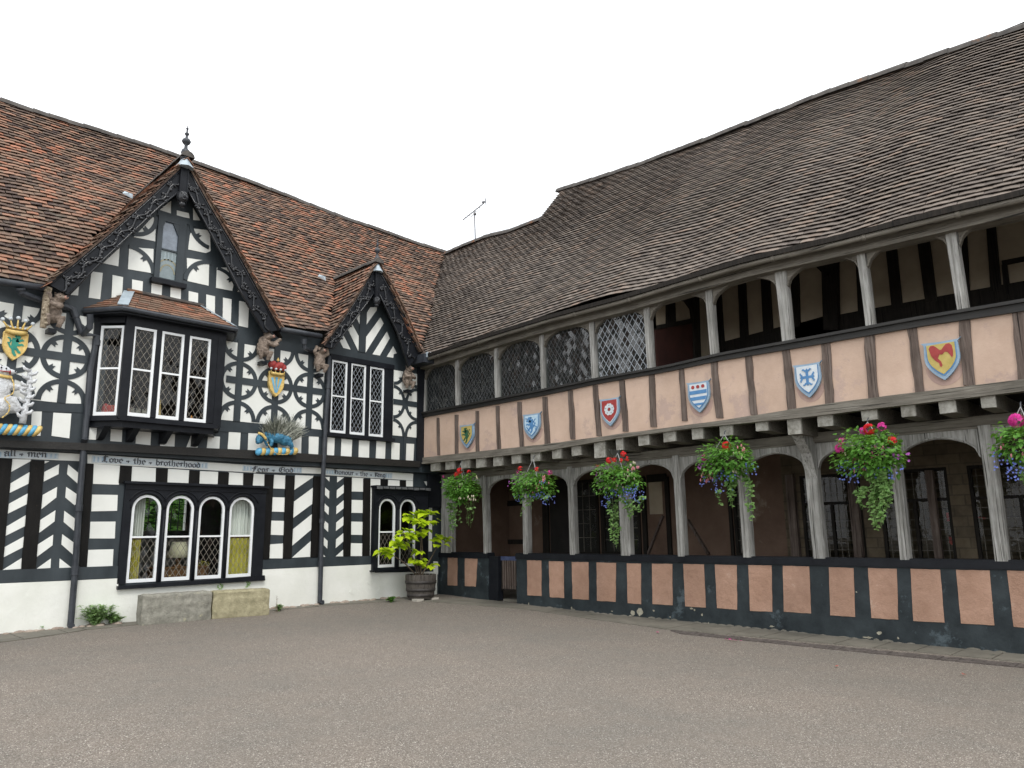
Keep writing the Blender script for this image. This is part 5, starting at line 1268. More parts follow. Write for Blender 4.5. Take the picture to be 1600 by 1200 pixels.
def shield(cx,top,w_px,h_px,field,charge,label):
    c=Ru((cx,top),.06); a=Ru((cx-w_px/2,top),.06); b=Ru((cx+w_px/2,top),.06); w=a.y-b.y; h=c.z-Ru((cx,top+h_px),.06).z
    P=lambda u,v,n:Vector((BU-.03-n,c.y-u,c.z+v))
    t=thing('heraldic_shield',label,'shield',(BU,c.y,c.z-h/2),'painted heraldic shields along the gallery front')
    m=MB(); n_=22; poly(m,lambda u,v,n:Vector((BU-n,c.y-u,c.z+v)),[(w*.54*math.cos(a),-h*.62+h*.50*math.sin(a)) for a in [math.pi+i*math.pi/n_ for i in range(n_+1)]],.004,0,.004); m.build('mauve_crescent','ringmark',t)  # mauve half disc on the plaster, behind and just below the shield
    m=MB(); 
    poly(m,P,[(-w*.56,.012),(-w*.48,-.03)]+shpts(w,h)[1:-1]+[(w*.48,-.03),(w*.58,.03),(w*.50,.0),(0,-.004)],.045,0,.045); m.build('backboard','paleblue',t)
    w2,h2=w*.80,h*.80; f=lambda u,v,n:P(u,v-h*.06,n)
    m=MB(); poly(m,f,shpts(w2*1.06,h2*1.04),.052,0,.006); m.build('rim','shblue' if field!='red' else 'shwhite',t)
    m=MB(); poly(m,f,shpts(w2,h2*.985),.058,0,.006); m.build('field',field,t)
    m=MB(); mats=charge(m,f,w2,h2); o=m.build('charge',mats,t)
    return t
def c_lion(mats,d=1):
    def g(m,P,w,h): lion(m,P,w,h,.063,0,d); return mats
    return g
def c_lionblue(m,P,w,h):
    lion(m,P,w,h,.062,0)
    for a,b in(([(-.42*w,-.12*h),(.1*w,-.25*h)],.02),([(.15*w,-.5*h),(.4*w,-.6*h),(.30*w,-.75*h)],.02),([(-.35*w,-.55*h),(-.1*w,-.8*h)],.02)): stroke(m,P,a,b,b,.066,0)
    return ['shblue']
def c_cinq(m,P,w,h):
    cv=-.42*h; r=.20*w
    for k in range(5):
        an=math.pi/2+k*2*math.pi/5; cu,cw=math.cos(an)*r*1.12,cv+math.sin(an)*r*1.12; nx,ny=-math.sin(an),math.cos(an)
        disc(m,P,cu+nx*r*.32,cw+ny*r*.32,r*.50,.063,0); disc(m,P,cu-nx*r*.32,cw-ny*r*.32,r*.50,.0635,0); disc(m,P,math.cos(an)*r*.7,cv+math.sin(an)*r*.7,r*.42,.0640,0)
        disc(m,P,cu*1.0+0,cw,r*.13,.067,1,6)
    disc(m,P,0,cv,r*.42,.068,2); disc(m,P,0,cv,r*.5,.0660,1); return ['shwhite','black','red']
def c_bars(m,P,w,h):
    def hw(v):
        P_=shpts(w,h*.985); t=max(0,(-v/h-.38)/.62); return w*.5*(1-t**2.1) if t<1 else 0
    for a,b in((-.27,-.42),(-.53,-.67),(-.79,-.88)):
        m_=[( -hw(a*h)+.004,a*h),(-hw(b*h)+.004,b*h),(hw(b*h)-.004,b*h),(hw(a*h)-.004,a*h)]; poly(m,P,m_,.063,0)
    for k in(-1,0,1): disc(m,P,k*w*.29,-.125*h,w*.095,.063,1)
    return ['shblue','red']
def c_cross(m,P,w,h):
    cv=-.42*h; r=.36*w
    for k in range(4):
        a=k*math.pi/2; e=(math.cos(a),math.sin(a)); q=(-e[1],e[0]); L_=r*(1.15 if k in(1,3) else .98); f=lambda x,y:(e[0]*x+q[0]*y,cv+e[1]*x+q[1]*y)
        stroke(m,P,[f(0,0),f(L_*.75,0)],.12*w,.13*w,.063+.0005*k,0); stroke(m,P,[f(L_*.65,0),f(L_*1.0,0)],.18*w,.02*w,.0655,0)
        for s in(-1,1): stroke(m,P,[f(L_*.70,0),f(L_*.76,s*.10*w),f(L_*.92,s*.17*w),f(L_*.84,s*.22*w)],.11*w,.05*w,.0665,0)
    return ['shblue']
def c_maunch(m,P,w,h):
    pts=[(-.42,-.12),(-.36,-.035),(-.24,-.03),(-.14,-.10),(-.04,-.20),(.02,-.20),(.10,-.12),(.20,-.035),(.32,-.03),(.40,-.10),(.42,-.28),(.40,-.44),(.36,-.50),(.30,-.40),(.22,-.30),(.14,-.28),(.06,-.34),(.0,-.36),(-.06,-.33),(-.10,-.40),(-.14,-.46),(-.04,-.56),(.0,-.70),(-.06,-.76),(-.10,-.70),(-.11,-.62),(-.24,-.52),(-.36,-.36)]
    poly(m,P,[(x*w,y*h) for x,y in pts],.063,0); return ['red']
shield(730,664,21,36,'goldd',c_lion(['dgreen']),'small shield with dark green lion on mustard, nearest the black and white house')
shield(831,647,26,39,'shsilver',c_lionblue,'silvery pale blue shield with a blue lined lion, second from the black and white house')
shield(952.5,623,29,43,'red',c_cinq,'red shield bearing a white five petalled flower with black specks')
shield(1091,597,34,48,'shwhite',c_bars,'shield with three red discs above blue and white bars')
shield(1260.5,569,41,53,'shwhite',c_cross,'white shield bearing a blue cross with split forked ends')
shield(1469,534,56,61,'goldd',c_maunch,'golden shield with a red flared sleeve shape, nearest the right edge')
# ---- crowned shields on the left house
def crownshield(px_top,px_w,px_h,label,kind):
    off=U+.03; c=Lf(px_top,off+.05); w=Lf((px_top[0]+px_w,px_top[1]),off+.05).x-c.x; h=c.z-Lf((px_top[0],px_top[1]+px_h),off+.05).z
    P=lambda u,v,n:Vector((c.x+u,A-off-n,c.z+v))
    t=thing('crowned_shield',label,'shield',(c.x,A-off,c.z-h/2),'gilded shields with crowns on the timber wall')
    m=MB(); poly(m,P,shpts(w,h),.07,0,.07); m.build('field','gold',t)
    m=MB()
    if kind=='lion': lion(m,P,w*.95,h*.95,.078,0,-1); lion(m,P,w*.9,h*.9,.0775,0,-1); m.build('charge','green',t)
    else:
        for u in(-.30,0,.30): stroke(m,P,[(u*w,-.14*h+abs(u)*-.15*h),(u*w*.15,-.82*h)],.16*w,.05*w,.078+.002*(u+1),0)
        m.build('charge','bluelt',t)
    m=MB(); b=[P(u,v,.078) for u,v in shpts(w*.98,h*.98)]; m.tube(b+[b[0]],.012,5); m.build('rim','gold',t)
    m=MB()
    if kind=='lion':
        m.tube([P(-w*.40,.03,.06),P(-w*.2,.0,.12),P(w*.2,.0,.12),P(w*.40,.03,.06)],.045,8); m.tube([P(-w*.44,.10,.06),P(-w*.2,.08,.13),P(w*.2,.08,.13),P(w*.44,.10,.06)],.022,8)
        for k in range(5): u=(-.62+.31*k)*w; m.tube([P(u*.62,.08,.11),P(u,.27-abs(k-2)*.035,.10)],[.022,.010],6)
        cr=m.build('crown','gold',t,smooth=True); m=MB()
        for k in range(5): u=(-.62+.31*k)*w; m.ball(P(u,.29-abs(k-2)*.035,.10),.038)
        for k in range(4): m.ball(P((-.3+.2*k)*w,.09,.15),.018)
        m.build('pearls','shwhite',cr,smooth=True)
    else:
        m.tube([P(-w*.52,.02,.05),P(-w*.25,-.01,.12),P(w*.25,-.01,.12),P(w*.52,.02,.05)],.035,8); m.ball(P(0,.33,.10),.035); m.ball(P(0,.37,.10),.02)
        for k in range(4): m.tube([P((-.45+.3*k)*w,.0,.11),P((-.45+.3*k)*w,.07,.12)],.012,5)
        cr=m.build('crown','gold',t,smooth=True); m=MB()
        for k in range(6): m.ball(P((-.42+.17*k)*w,.20+.03*math.sin(k*2.2),.08),(.075,.07,.085))
        m.ball(P(0,.17,.05),(w*.5,.09,.09)); m.build('cap','red',cr,smooth=True); m=MB()
        for k in range(4): m.ball(P((-.48+.32*k)*w,.10,.14),.03)
        m.build('pearls','shwhite',cr,smooth=True)
crownshield((25,521),38,43,'gold shield with green lion under a coronet of white balls, at the left edge','lion')
crownshield((431.8,584.5),23,36,'gold shield with three blue wedges meeting in a point under a red crown','pile')
# ---- carved animals (blended volumes, remeshed into one skin)
def blend(name,balls,mt_,parent=None,vox=.02,disp=0,smooth=3,lbl=None):
    m=MB()
    for b in balls:
        if len(b)==2: m.ball(b[0],b[1],0,14,9)
        else: m.tube(b[0],b[1],8)
    if parent is None: o=m.build(name,mt_); 
    else: o=m.build(name,mt_,parent)
    md=o.modifiers.new('r','REMESH'); md.mode='VOXEL'; md.voxel_size=vox; md.use_smooth_shade=True
    if disp:
        tx=bpy.data.textures.new(name+'_fur','CLOUDS'); tx.noise_scale=.045; tx.noise_depth=2
        d=o.modifiers.new('d','DISPLACE'); d.texture=tx; d.strength=disp; d.mid_level=.5
    return o
def links(m,P_,r):
    pts=[]
    for i in range(len(P_)-1):
        p0,p1,p2,p3=P_[max(i-1,0)],P_[i],P_[i+1],P_[min(i+2,len(P_)-1)]
        for k in range(8):
            t=k/8; pts.append(.5*((2*p1)+(p2-p0)*t+(2*p0-5*p1+4*p2-p3)*t*t+(3*p1-p0-3*p2+p3)*t**3))
    d=0; last=pts[0]; i=0
    for p in pts[1:]:
        if (p-last).length>=r*2.0:
            e=(p-last).normalized(); c_=(p+last)/2; rot=e.to_track_quat('X','Y').to_matrix(); m.ball(c_,(r*1.5,r*(.9 if i%2 else .5),r*(.5 if i%2 else .9)),0,7,5,rot); last=p; i+=1
def limb(a,b,c,r0,r1,r2): return [( [a,a.lerp(b,.5),b,b.lerp(c,.5),c],[r0,(r0+r1)/2,r1,(r1+r2)/2,r2],1)]
def bearbracket(px,off,label,pose,s=1.0):
    c=Lf(px,off); V=lambda x,y,z:c+Vector((x,y,z))*s
    t=thing('bear_bracket',label,'carving',(c.x,A-U,c.z),'carved brown bears under the gable feet')
    d={'left':-1,'right':1}.get(pose.split()[0],0)
    hx=.07*d
    L_=[(V(0,.02,-.02),Vector((.15,.14,.22))*s),(V(0,-.0,.12),Vector((.13,.12,.15))*s),(V(hx,-.07,.26),Vector((.10,.11,.10))*s),(V(hx*1.6,-.18,.235),Vector((.05,.08,.045))*s),(V(hx-.075,-.03,.34),Vector((.03,.02,.035))*s),(V(hx+.075,-.03,.34),Vector((.03,.02,.035))*s)]
    if 'up' in pose: 
        for q in(-1,1): L_+=limb(V(q*.10,-.02,.14),V(q*.20,-.06,.20),V(q*.14,-.08,.36),.06*s,.05*s,.045*s)
    elif 'reach' in pose:
        L_+=limb(V(.08,-.04,.12),V(.22,-.10,.10),V(.38,-.10,.24),.06*s,.05*s,.045*s); L_+=limb(V(.04,-.12,.10),V(.18,-.16,.04),V(.30,-.14,.10),.06*s,.05*s,.04*s)
    elif 'log' in pose:
        L_+=limb(V(.10,-.06,.12),V(.05,-.20,.06),V(-.12,-.22,.10),.06*s,.05*s,.045*s); L_+=limb(V(-.06,-.06,.12),V(-.12,-.14,.22),V(-.16,-.2,.30),.06*s,.05*s,.04*s)
    else:
        for q in(-1,1): L_+=limb(V(q*.10,-.04,.12),V(q*.15,-.14,.0),V(q*.03,-.20,.03),.06*s,.05*s,.04*s)
    for q in(-1,1): L_+=limb(V(q*.08,.0,-.16),V(q*.13,-.15,-.14),V(q*.09,-.08,-.32),.075*s,.06*s,.045*s)
    b=blend('body',L_,'bearwood',t,.016,.030)
    m=MB(); m.ball(V(hx*1.9,-.245,.24),Vector((.042,.035,.036))*s); m.build('muzzle','bearface',t,smooth=True)
    m=MB(); m.ball(V(hx*2,-.278,.25),Vector((.018,.012,.014))*s)
    for q in(-1,1): m.ball(V(hx*1.2+q*.04,-.165,.285),.012*s)
    m.build('nose_and_eyes','black',t,smooth=True)
    m=MB(); m.prism([V(-.07,-.10,-.36),V(.07,-.10,-.36),V(.07,-.10,-.44),V(-.07,-.10,-.44)],(0,.22*s,0),0,True); m.build('bracket_block','board',t)
    if 'log' in pose:
        m=MB(); m.tube([V(-.16,-.10,-.38),V(-.155,-.12,-.1),V(-.165,-.12,.2),V(-.15,-.12,.40)],[.055,.07,.062,.07],9)
        for i in range(8): m.ball(V(-.16+ru(-.05,.05),-.17,-.3+i*.09),(.03,.03,.03))
        m.build('ragged_staff','logwood',t)
bearbracket(k13((625,420))[0],U+.17,'brown carved bear hugging a rough log under the left foot of the big gable','right log',1.02)
bearbracket(k4((385,262))[0],U+.17,'brown carved bear reaching both paws right, under the right foot of the big gable','right reach',.98)
bearbracket(k4((757,352))[0],U+.17,'brown carved bear with both arms raised over its head, left of the three light window','front up',.93)
bearbracket(k4((1335,465))[0],U+.17,'brown carved bear with paws on its chest, right of the three light window','front hold',.93)
# ---- white bear with ragged staff
c=Lf((0,640),U+.25)
t=thing('white_bear_statue','white bear statue with gold chain and ragged staff on a blue and gold wreath','statue',(c.x,c.y,3.5))
def wp(x,y,o=.25): return Lf(k11((x,y))[0],U+o)
L_=[(wp(-60,430),Vector((.24,.20,.30))),(wp(10,330),Vector((.16,.17,.20))),(wp(-60,640),Vector((.26,.22,.22))),(wp(40,170,.30),Vector((.13,.12,.10))),(wp(150,178,.32),Vector((.09,.06,.045))),(wp(-20,100,.3),Vector((.035,.03,.04))),(wp(150,640,.3),Vector((.13,.11,.13)))]
L_+=limb(wp(60,330,.32),wp(190,390,.34),wp(380,395,.32),.075,.06,.05); L_+=limb(wp(30,560,.3),wp(170,570,.34),wp(230,690,.32),.11,.10,.08); L_+=limb(wp(190,700,.33),wp(260,670,.34),wp(280,660,.34),.07,.05,.05)
blend('body',L_,'wbear',t,.02,.035)
m=MB(); m.tube([wp(400,150,.33),wp(395,300,.33),wp(380,500,.33),wp(330,700,.33),wp(300,870,.33)],[.035,.045,.05,.055,.06],9)
for i in range(13):
    y=170+i*52; x=400-(y-150)*.13; s=1 if i%2 else -1; a=wp(x,y,.34); m.tube([a,a+Vector((s*.09,-.03,.03)),a+Vector((s*.12,-.04,.08))],[.04,.032,.018],6)
m.build('ragged_staff','wbear',t,smooth=True)
m=MB(); m.tube([wp(0,165,.43),wp(60,172,.44),wp(125,180,.40)],.010,6); m.tube([wp(130,150,.33),wp(134,180,.40),wp(132,212,.33)],.016,6); m.build('muzzle_strap','red',t)
m=MB(); m.tube([wp(-40,215,.40),wp(0,230,.42),wp(40,240,.42),wp(100,250,.40),wp(150,255,.36)],.03,7); links(m,[wp(150,255,.40),wp(185,350,.44),wp(170,470,.44),wp(60,530,.46),wp(125,620,.46),wp(110,720,.46),wp(20,800,.46)],.017); m.build('collar_and_chain','gold',t)
m=MB(); m.ball(wp(20,120,.42),.016); m.ball(wp(85,135,.42),.016); m.ball(wp(200,170,.34),.022); m.build('nose_and_eyes','black',t)
def wreath(par,p0,p1,n,r,x_off):
    a=p0;b=p1
    for i in range(n):
        q=a.lerp(b,(i+.5)/n); m=MB(); L2=(b-a).length/n
        m.ball(q,(L2*.80,r*.95,r*1.25),0,14,10,Matrix.Rotation(math.radians(34),3,'Y')); m.build('wreath_twist','gold' if i%2 else 'blue2',par,smooth=True)
MT['blue2']=noisy('sky_blue_carving',(.05,.28,.50),(.16,.46,.68),9,.45,.4,.01)
wreath(t,wp(-420,925,.26),wp(525,975,.26),14,.098,0)
# ---- blue porcupine
def pp(x,y,o=.25): return Lf(k12((x,y))[0],U+o)
t=thing('porcupine_statue','blue porcupine statue with long grey quills and gold collar on a twisted wreath','statue',(Lf((432,700),U+.25).x,A-U-.25,3.5))
L_=[(pp(290,960),Vector((.25,.13,.125))),(pp(370,985),Vector((.19,.13,.13))),(pp(190,940),Vector((.14,.12,.11))),(pp(105,975,.30),Vector((.095,.085,.105))),(pp(88,1005,.33),Vector((.055,.06,.05)))]
L_+=limb(pp(215,970,.30),pp(235,1010,.34),pp(215,1050,.34),.06,.045,.035); L_+=limb(pp(400,1000,.30),pp(430,1030,.33),pp(445,1065,.33),.09,.06,.045); L_+=limb(pp(165,960,.3),pp(170,1010,.33),pp(185,1045,.33),.05,.04,.03)
blend('body',L_,'blue',t,.014,.03)
m=MB(); m.tube([pp(95,912,.30),pp(130,925,.40),pp(165,965,.40),pp(175,985,.30)],.030,7); links(m,[pp(175,985,.40),pp(215,1060,.42),pp(290,1128,.44),pp(400,1130,.44),pp(440,1080,.42)],.012); m.build('collar_and_chain','gold',t)
m=MB(); m.ball(pp(118,972,.395),.014); m.ball(pp(68,1000,.34),.014); m.build('eye_and_nose','black',t)
m=MB()
for i in range(420):
    a=rnd(); bx=170+280*a+ru(-20,20); by=900+50*a+ru(-15,45); r=rnd()
    ang=math.radians(130-115*(a*.75+r*.25)+ru(-16,16)); L2=ru(110,225)*(.8+.3*math.sin(a*3))
    if a<.25: L2*=.75
    p=pp(bx,by,ru(.22,.36)); q=pp(bx+math.cos(ang)*L2,by-math.sin(ang)*L2,ru(.12,.45)); md_=p.lerp(q,.5)+Vector((.02,0,.02))
    m.tube([p,md_,q],[.007,.006,.0015],3,0 if rnd()<.6 else 1,cap=False)
m.build('quills',['quill','quilld'],t)
wreath(t,pp(75,1105,.24),pp(490,1100,.24),10,.075,0)
# ---- stone blocks
def stoneblock(fp,dep,label,mt_,zt):
    a=gp(fp[0]);b=gp(fp[1]); d=(b-a); d.z=0; nx=Vector((-d.y,d.x,0)).normalized()
    if nx.y<0: nx=-nx
    t=thing('stone_block',label,'stone',(a.x+.5,a.y,a.z),'long stone blocks in front of the wall')
    bm=bmesh.new(); bmesh.ops.create_cube(bm,size=1); bmesh.ops.subdivide_edges(bm,edges=bm.edges[:],cuts=14,use_grid_fill=True)
    for v in bm.verts:
        u,w,z=v.co.x+.5,v.co.y+.5,v.co.z+.5
        # worn edges
        e=sum(1 for k in (u,w,z) if k<.01 or k>.99)
        q=a.lerp(b,u)+nx*dep*w; q.z=a.z-.03+(b.z-a.z)*u+zt*z
        n_=Vector((math.sin(u*37+z*11),math.sin(w*23+z*17),math.sin(u*29+w*13)))*.006+Vector((ru(-1,1),ru(-1,1),ru(-1,1)))*.004
        if e>=2: n_-= (Vector((u-.5,0,0))*.02+nx*(w-.5)*.03+Vector((0,0,(z-.5)*.03)))
        v.co=q+n_-t.location
    me=bpy.data.meshes.new('block'); bm.to_mesh(me); bm.free(); me.materials.append(MT[mt_]); o=bpy.data.objects.new('block',me); COL.objects.link(o); o.parent=t; me.polygons.foreach_set('use_smooth',[True]*len(me.polygons))
    md=o.modifiers.new('e','EDGE_SPLIT'); md.split_angle=.6
stoneblock(((220.5,978),(329.5,968)),.34,'grey weathered stone block below the four light window, left of the yellow one','stoneA',.60)
stoneblock(((331,967.5),(420.5,961)),.34,'yellow lichened stone block below the four light window, right of the grey one','stoneB',.58)
# ---- barrel planter
bc=gp((663,938)); bc.y+=.15
t=thing('barrel_planter','cut down old oak barrel planter standing in the courtyard corner','planter',bc)
dep=-(WM.T@(np.array(bc)-CC))[2]; s=24.0*dep/FPX; ht=36*dep/FPX
prof=[(.80,0),(.86,.12),(.93,.35),(.98,.60),(1.0,.85),(1.0,1.0)]
m=MB(); N_=22
for k in range(N_):
    a0=2*math.pi*(k+.04)/N_;a1=2*math.pi*(k+.96)/N_; V=[]
    for r,z in prof:
        for a in(a0,a1): V.append(bc+Vector((math.cos(a)*r*s,math.sin(a)*r*s,z*ht+.05)))
    for r,z in prof[::-1][:1]:
        for a in(a0,a1): V.append(bc+Vector((math.cos(a)*(r-.1)*s,math.sin(a)*(r-.1)*s,z*ht+.05)))
    m.add(V,[(2*i,2*i+1,2*i+3,2*i+2) for i in range(len(prof))])
m.build('staves','barrel',t)
m=MB(); m.lathe(bc+Vector((0,0,.05)),[(.77*s,0.01),(.87*s,.3),(.95*s,ht-.08)],22); m.build('staves_inner','barrel',t)
m=MB()
for z,r in((.08,.85),(.30,.92),(.62,.985)):
    m.lathe(bc+Vector((0,0,.05+z*ht)),[(r*s,0),(r*s+.012,.0),((r+.02)*s+.012,.07),((r+.02)*s-.01,.07)],26)
m.build('hoop','hoop',t,smooth=True)
m=MB(); m.lathe(bc+Vector((0,0,ht-.02)),[(.9*s,0),(.85*s,.03),(.1,.05)],16); m.build('soil','soil',t)
for q in(-1,1):
    m=MB(); m.box((bc.x+q*s*.62-.11,bc.y-s*.62-.05,bc.z-.03),(bc.x+q*s*.62+.11,bc.y-s*.62+.15,bc.z+.055)); o=m.build('foot_block','brick',t)
# ---- lime shrub in it
sh=thing('lime_leaved_shrub','young shrub with big bright lime green leaves growing in the barrel planter','shrub',bc+Vector((0,0,ht)))
cl=[(540,330,9,0),(600,330,6,.1),(620,400,6,-.1),(470,350,7,.1),(545,420,7,-.2),(410,385,5,.1),(480,400,6,-.1),(380,490,6,0),(435,530,8,-.1),(350,560,6,-.15),(310,590,6,.05),(240,640,7,-.1),(265,675,5,0),(205,660,4,.1),(355,625,5,.1),(540,490,6,.1),(520,515,4,-.2),(450,575,3,-.1),(690,540,6,.05),(740,555,4,0),(650,560,3,-.1),(670,595,2,-.1),(510,655,5,-.1),(480,745,7,-.1),(520,745,5,.1),(610,780,3,0),(635,785,2,.1)]
lm=MB(); sm=MB(); base=bc+Vector((0,0,ht))
def leaf(mb,p,d,up,L_,W_,mi=0,droop=.25):
    """big heart shaped leaf, folded along its midrib"""
    p=Vector(p); d=Vector(d).normalized(); up=Vector(up); s=d.cross(up).normalized(); n=s.cross(d)
    prof=[(0,0),(.04,.32),(.22,.50),(.48,.46),(.75,.24),(1,0)]
    L1=[p+d*(a*L_)+s*(b*W_)+n*(.18*b*W_)-Vector((0,0,droop*L_*a*a)) for a,b in prof]
    L2=[p+d*(a*L_)-s*(b*W_)+n*(.18*b*W_)-Vector((0,0,droop*L_*a*a)) for a,b in prof]
    M_=[p+d*(a*L_)-Vector((0,0,droop*L_*a*a)) for a,b in prof]
    v=L1+L2+M_; f=[]
    for i in range(5): f+=[(i,i+1,12+i+1,12+i),(12+i,12+i+1,6+i+1,6+i)]
    mb.add(v,f,mi)
hubs=[((540,380),.0,.75),((400,520),-.15,.6),((250,650),-.2,.5),((700,548),.05,.55),((480,745),-.15,.3),((540,500),0,.4),((600,780),.0,.2)]
for (x,y),o_,_ in hubs:
    e=Lf(k8((x,y+20))[0],A-bc.y+o_*-1); mid=base.lerp(e,.5)+Vector((ru(-.05,.05),ru(-.05,.05),.06)); sm.tube([base+Vector((ru(-.06,.06),ru(-.06,.06),-.03)),mid,e],[.020,.015,.008],6)
for x,y,n,o_ in cl:
    c=Lf(k8((x,y))[0],A-bc.y-o_)
    hub=min(hubs,key=lambda h:math.dist(h[0],(x,y))); e=Lf(k8((hub[0][0],hub[0][1]+20))[0],A-bc.y-hub[1]); sm.tube([e,c],[.008,.004],5)
    for k in range(int(n*1.9)):
        a=ru(0,6.28); L_=ru(.13,.23); p=c+Vector((ru(-.13,.13),ru(-.18,.12),ru(-.06,.06))); leaf(lm,p,(math.cos(a),math.sin(a)-.35,ru(-.35,.15)),(0,-.3,1),L_,L_*.95,0,.3)
sm.build('stem','bark',sh); lm.build('leaves','lime',sh,smooth=True)
# ---- weeds
def weed(px,h,n,label,spread=.3,mt_='weed',tall=False):
    b=gp(px); t=thing('weed',label,'weed',b); m=MB(); s=MB()
    for i in range(n):
        a=ru(0,6.28); top=b+Vector((math.cos(a)*spread*ru(.1,1),math.sin(a)*spread*.4*ru(.1,1),h*ru(.4,1))); mid=b.lerp(top,.5)+Vector((0,0,.04)); s.tube([b+Vector((ru(-.03,.03),ru(-.03,.03),0)),mid,top],[.006,.005,.003],4)
        for k in range(13 if not tall else 12):
            t_=ru(.15,1) if not tall else (k+1)/12; p=b.lerp(top,t_)+Vector((0,0,.04*math.sin(t_*3.1))); a2=ru(0,6.28); L_=ru(.05,.10)*(1 if not tall else .5); leaf(m,p,(math.cos(a2),math.sin(a2),ru(-.1,.5)),(0,0,1),L_,L_*.7,0,.2)
    s.build('stem',mt_,t); m.build('leaves',mt_,t)
weed((150,979),.42,70,'bushy grey green weed growing at the wall foot beside the left downpipe',.36)
weed((176,976),.24,26,'low weed spreading between the bushy weed and the grey stone block',.22)
weed((436,955),.14,12,'small weed at the wall foot just right of the yellow stone block',.14)
weed((432,957),.42,2,'thin dry upright stalk beside the yellow stone block',.04,'logwood',True)
weed((18,984),.34,2,'thin dry stalk against the plinth, nearest the left edge',.04,'logwood',True)
weed((38,982),.40,2,'thin dry stalk against the plinth, between the left edge and the downpipe',.05,'logwood',True)
weed((611,941),.12,14,'small bright green weed on the ground left of the barrel planter',.18,'leaf')
weed((60,985),.07,10,'low mossy green tuft among the cobbles near the left edge',.25,'leaf')
for px,lb in(((388,915),'tiny plant on the white plinth above the yellow stone block'),((343,919),'tiny sprig on the white plinth above the joint between the stone blocks')):
    c=Lf(px,.06); t=thing('wall_weed',lb,'weed',c); m=MB()
    for k in range(14): a=ru(0,6.28); leaf(m,c+Vector((ru(-.06,.06),0,ru(-.02,.10))),(math.cos(a),-.5,math.sin(a)),(0,-1,.2),.04,.03)
    m.build('leaves','weed',t)
# ---- hanging baskets
def basket(hook,cx,cy,rx,ry,trails,blooms,label,seed):
    random.seed(seed)
    o_=.16; h=Ru(hook,.09); c=Ru((cx,cy),o_); dp_=-(WM.T@(np.array(c)-CC))[2]; rxm=rx*dp_/FPX*1.04; rzm=abs(Ru((cx,cy+ry),o_).z-c.z)*1.04
    t=thing('hanging_basket',label,'hanging basket',(c.x,c.y,c.z-rzm),'flower baskets hanging along the arcade')
    W=lambda x,y,o=o_:Ru((x,y),o)
    m=MB(); m.tube([h,h+Vector((-.04,0,-.02)),h+Vector((-.07,0,-.10))],.010,6); m.build('hook','iron',t)
    m=MB(); hp=h+Vector((-.07,0,-.08))
    for a in(0,2.1,4.2): m.tube([hp,c+Vector((math.cos(a)*rxm*.45,math.sin(a)*rxm*.5,rzm*.45))],.007,5)
    m.build('chain','chain',t)
    m=MB(); prof=[(.02,-.26),(.12,-.23),(.19,-.14),(.22,0)]
    m.lathe(c+Vector((0,0,rzm*.1)),prof,12); m.build('basket','soil',t)
    lm=MB(); tm=MB()
    n=int(min(max(9000*rxm*rzm,700),1900))
    for i in range(n):
        # leaves packed towards the surface of a lumpy mound
        u=ru(-1,1); a=ru(0,6.28); r=(.55+.58*rnd()); k=math.sqrt(1-u*u)
        lump=1+.16*math.sin(a*3+seed)+.14*math.sin(u*5+a*2)
        d=Vector((math.cos(a)*k*rxm*.9,math.sin(a)*k*rxm,u*rzm*.85))*r*lump
        p=c+d; a2=ru(0,6.28); L_=ru(.05,.085)
        dn=d.normalized(); dr=Vector((dn.x+ru(-.6,.6),dn.y+ru(-.6,.6),dn.z*.5+ru(-.6,.5)))
        leaf(lm,p,dr,(ru(-.3,.3)+dn.x*.6,ru(-.3,.3),1),L_,L_*.8,0,.3)
    for tx,ty,bx,by,wd,dn_ in trails:
        for j in range(wd):
            f=j/max(1,wd-1)-.5 if wd>1 else 0
            x0=tx+f*wd*2.6; x1=bx+f*wd*2.2+ru(-1.5,1.5); yb_=by-abs(f)*30*ru(.5,1.4); od=ru(.04,.30)
            ptl=[W(x0,ty,od+.05).lerp(W(x1,yb_,od),q/8)+Vector((0,.02*math.sin(q*1.3+j),0)) for q in range(9)]
            tm.tube(ptl,.0035,3,cap=False)
            for q in range(int(dn_*.62)):
                s_=rnd()*.98+.02
                if rnd()<s_*.35: continue
                i0=min(7,int(s_*8)); p=ptl[i0].lerp(ptl[i0+1],s_*8-i0); a=ru(0,6.28); L_=ru(.055,.09)*(1.1-.35*s_); leaf(tm,p,(math.cos(a)-.3,math.sin(a),ru(-.6,.1)),(-.7,0,.7),L_,L_*.95,0,.1)
    lm.build('foliage','leaf',t); tm.build('trailing_stems','trail',t)
    groups={}
    for x,y,kind,sz,k in blooms:
        groups.setdefault(kind,[]).append((x,y,sz,k))
    for kind,L_ in groups.items():
        for x,y,sz,k in L_:
            fm=MB()
            c0=W(x,y,.32 if kind not in('pblue',) else .30)
            for j in range(k):
                if kind in('pred','ppink'):   # geranium umbel: small discs over a ball
                    u=Vector((ru(-1,1)-.3,ru(-1,1),ru(-1,1))).normalized(); p=c0+u*sz*.6; nrm=u
                    r=sz*.32
                else:
                    p=c0+Vector((ru(-.08,.08),ru(-1,1)*sz*1.6,ru(-1,1)*sz)); nrm=Vector((-1,ru(-.6,.6),ru(-.6,.6))).normalized(); r=.018 if kind=='pblue' else .024
                a_=nrm.orthogonal().normalized(); b_=nrm.cross(a_); q=5
                if kind=='pcream' or kind=='plight':
                    fm.tube([p,p+Vector((0,0,-.03)),p+Vector((0,0,-.06))],[.006,.016,.004],5)
                else:
                    V=[p]+[p+(a_*math.cos(i*6.283/10)+b_*math.sin(i*6.283/10))*r*(1 if i%2 else .65)+nrm*.006 for i in range(10)]
                    fm.add(V,[(0,1+i,1+(i+1)%10) for i in range(10)])
            fm.build('flower_cluster',kind,t)
    random.seed(seed+100)
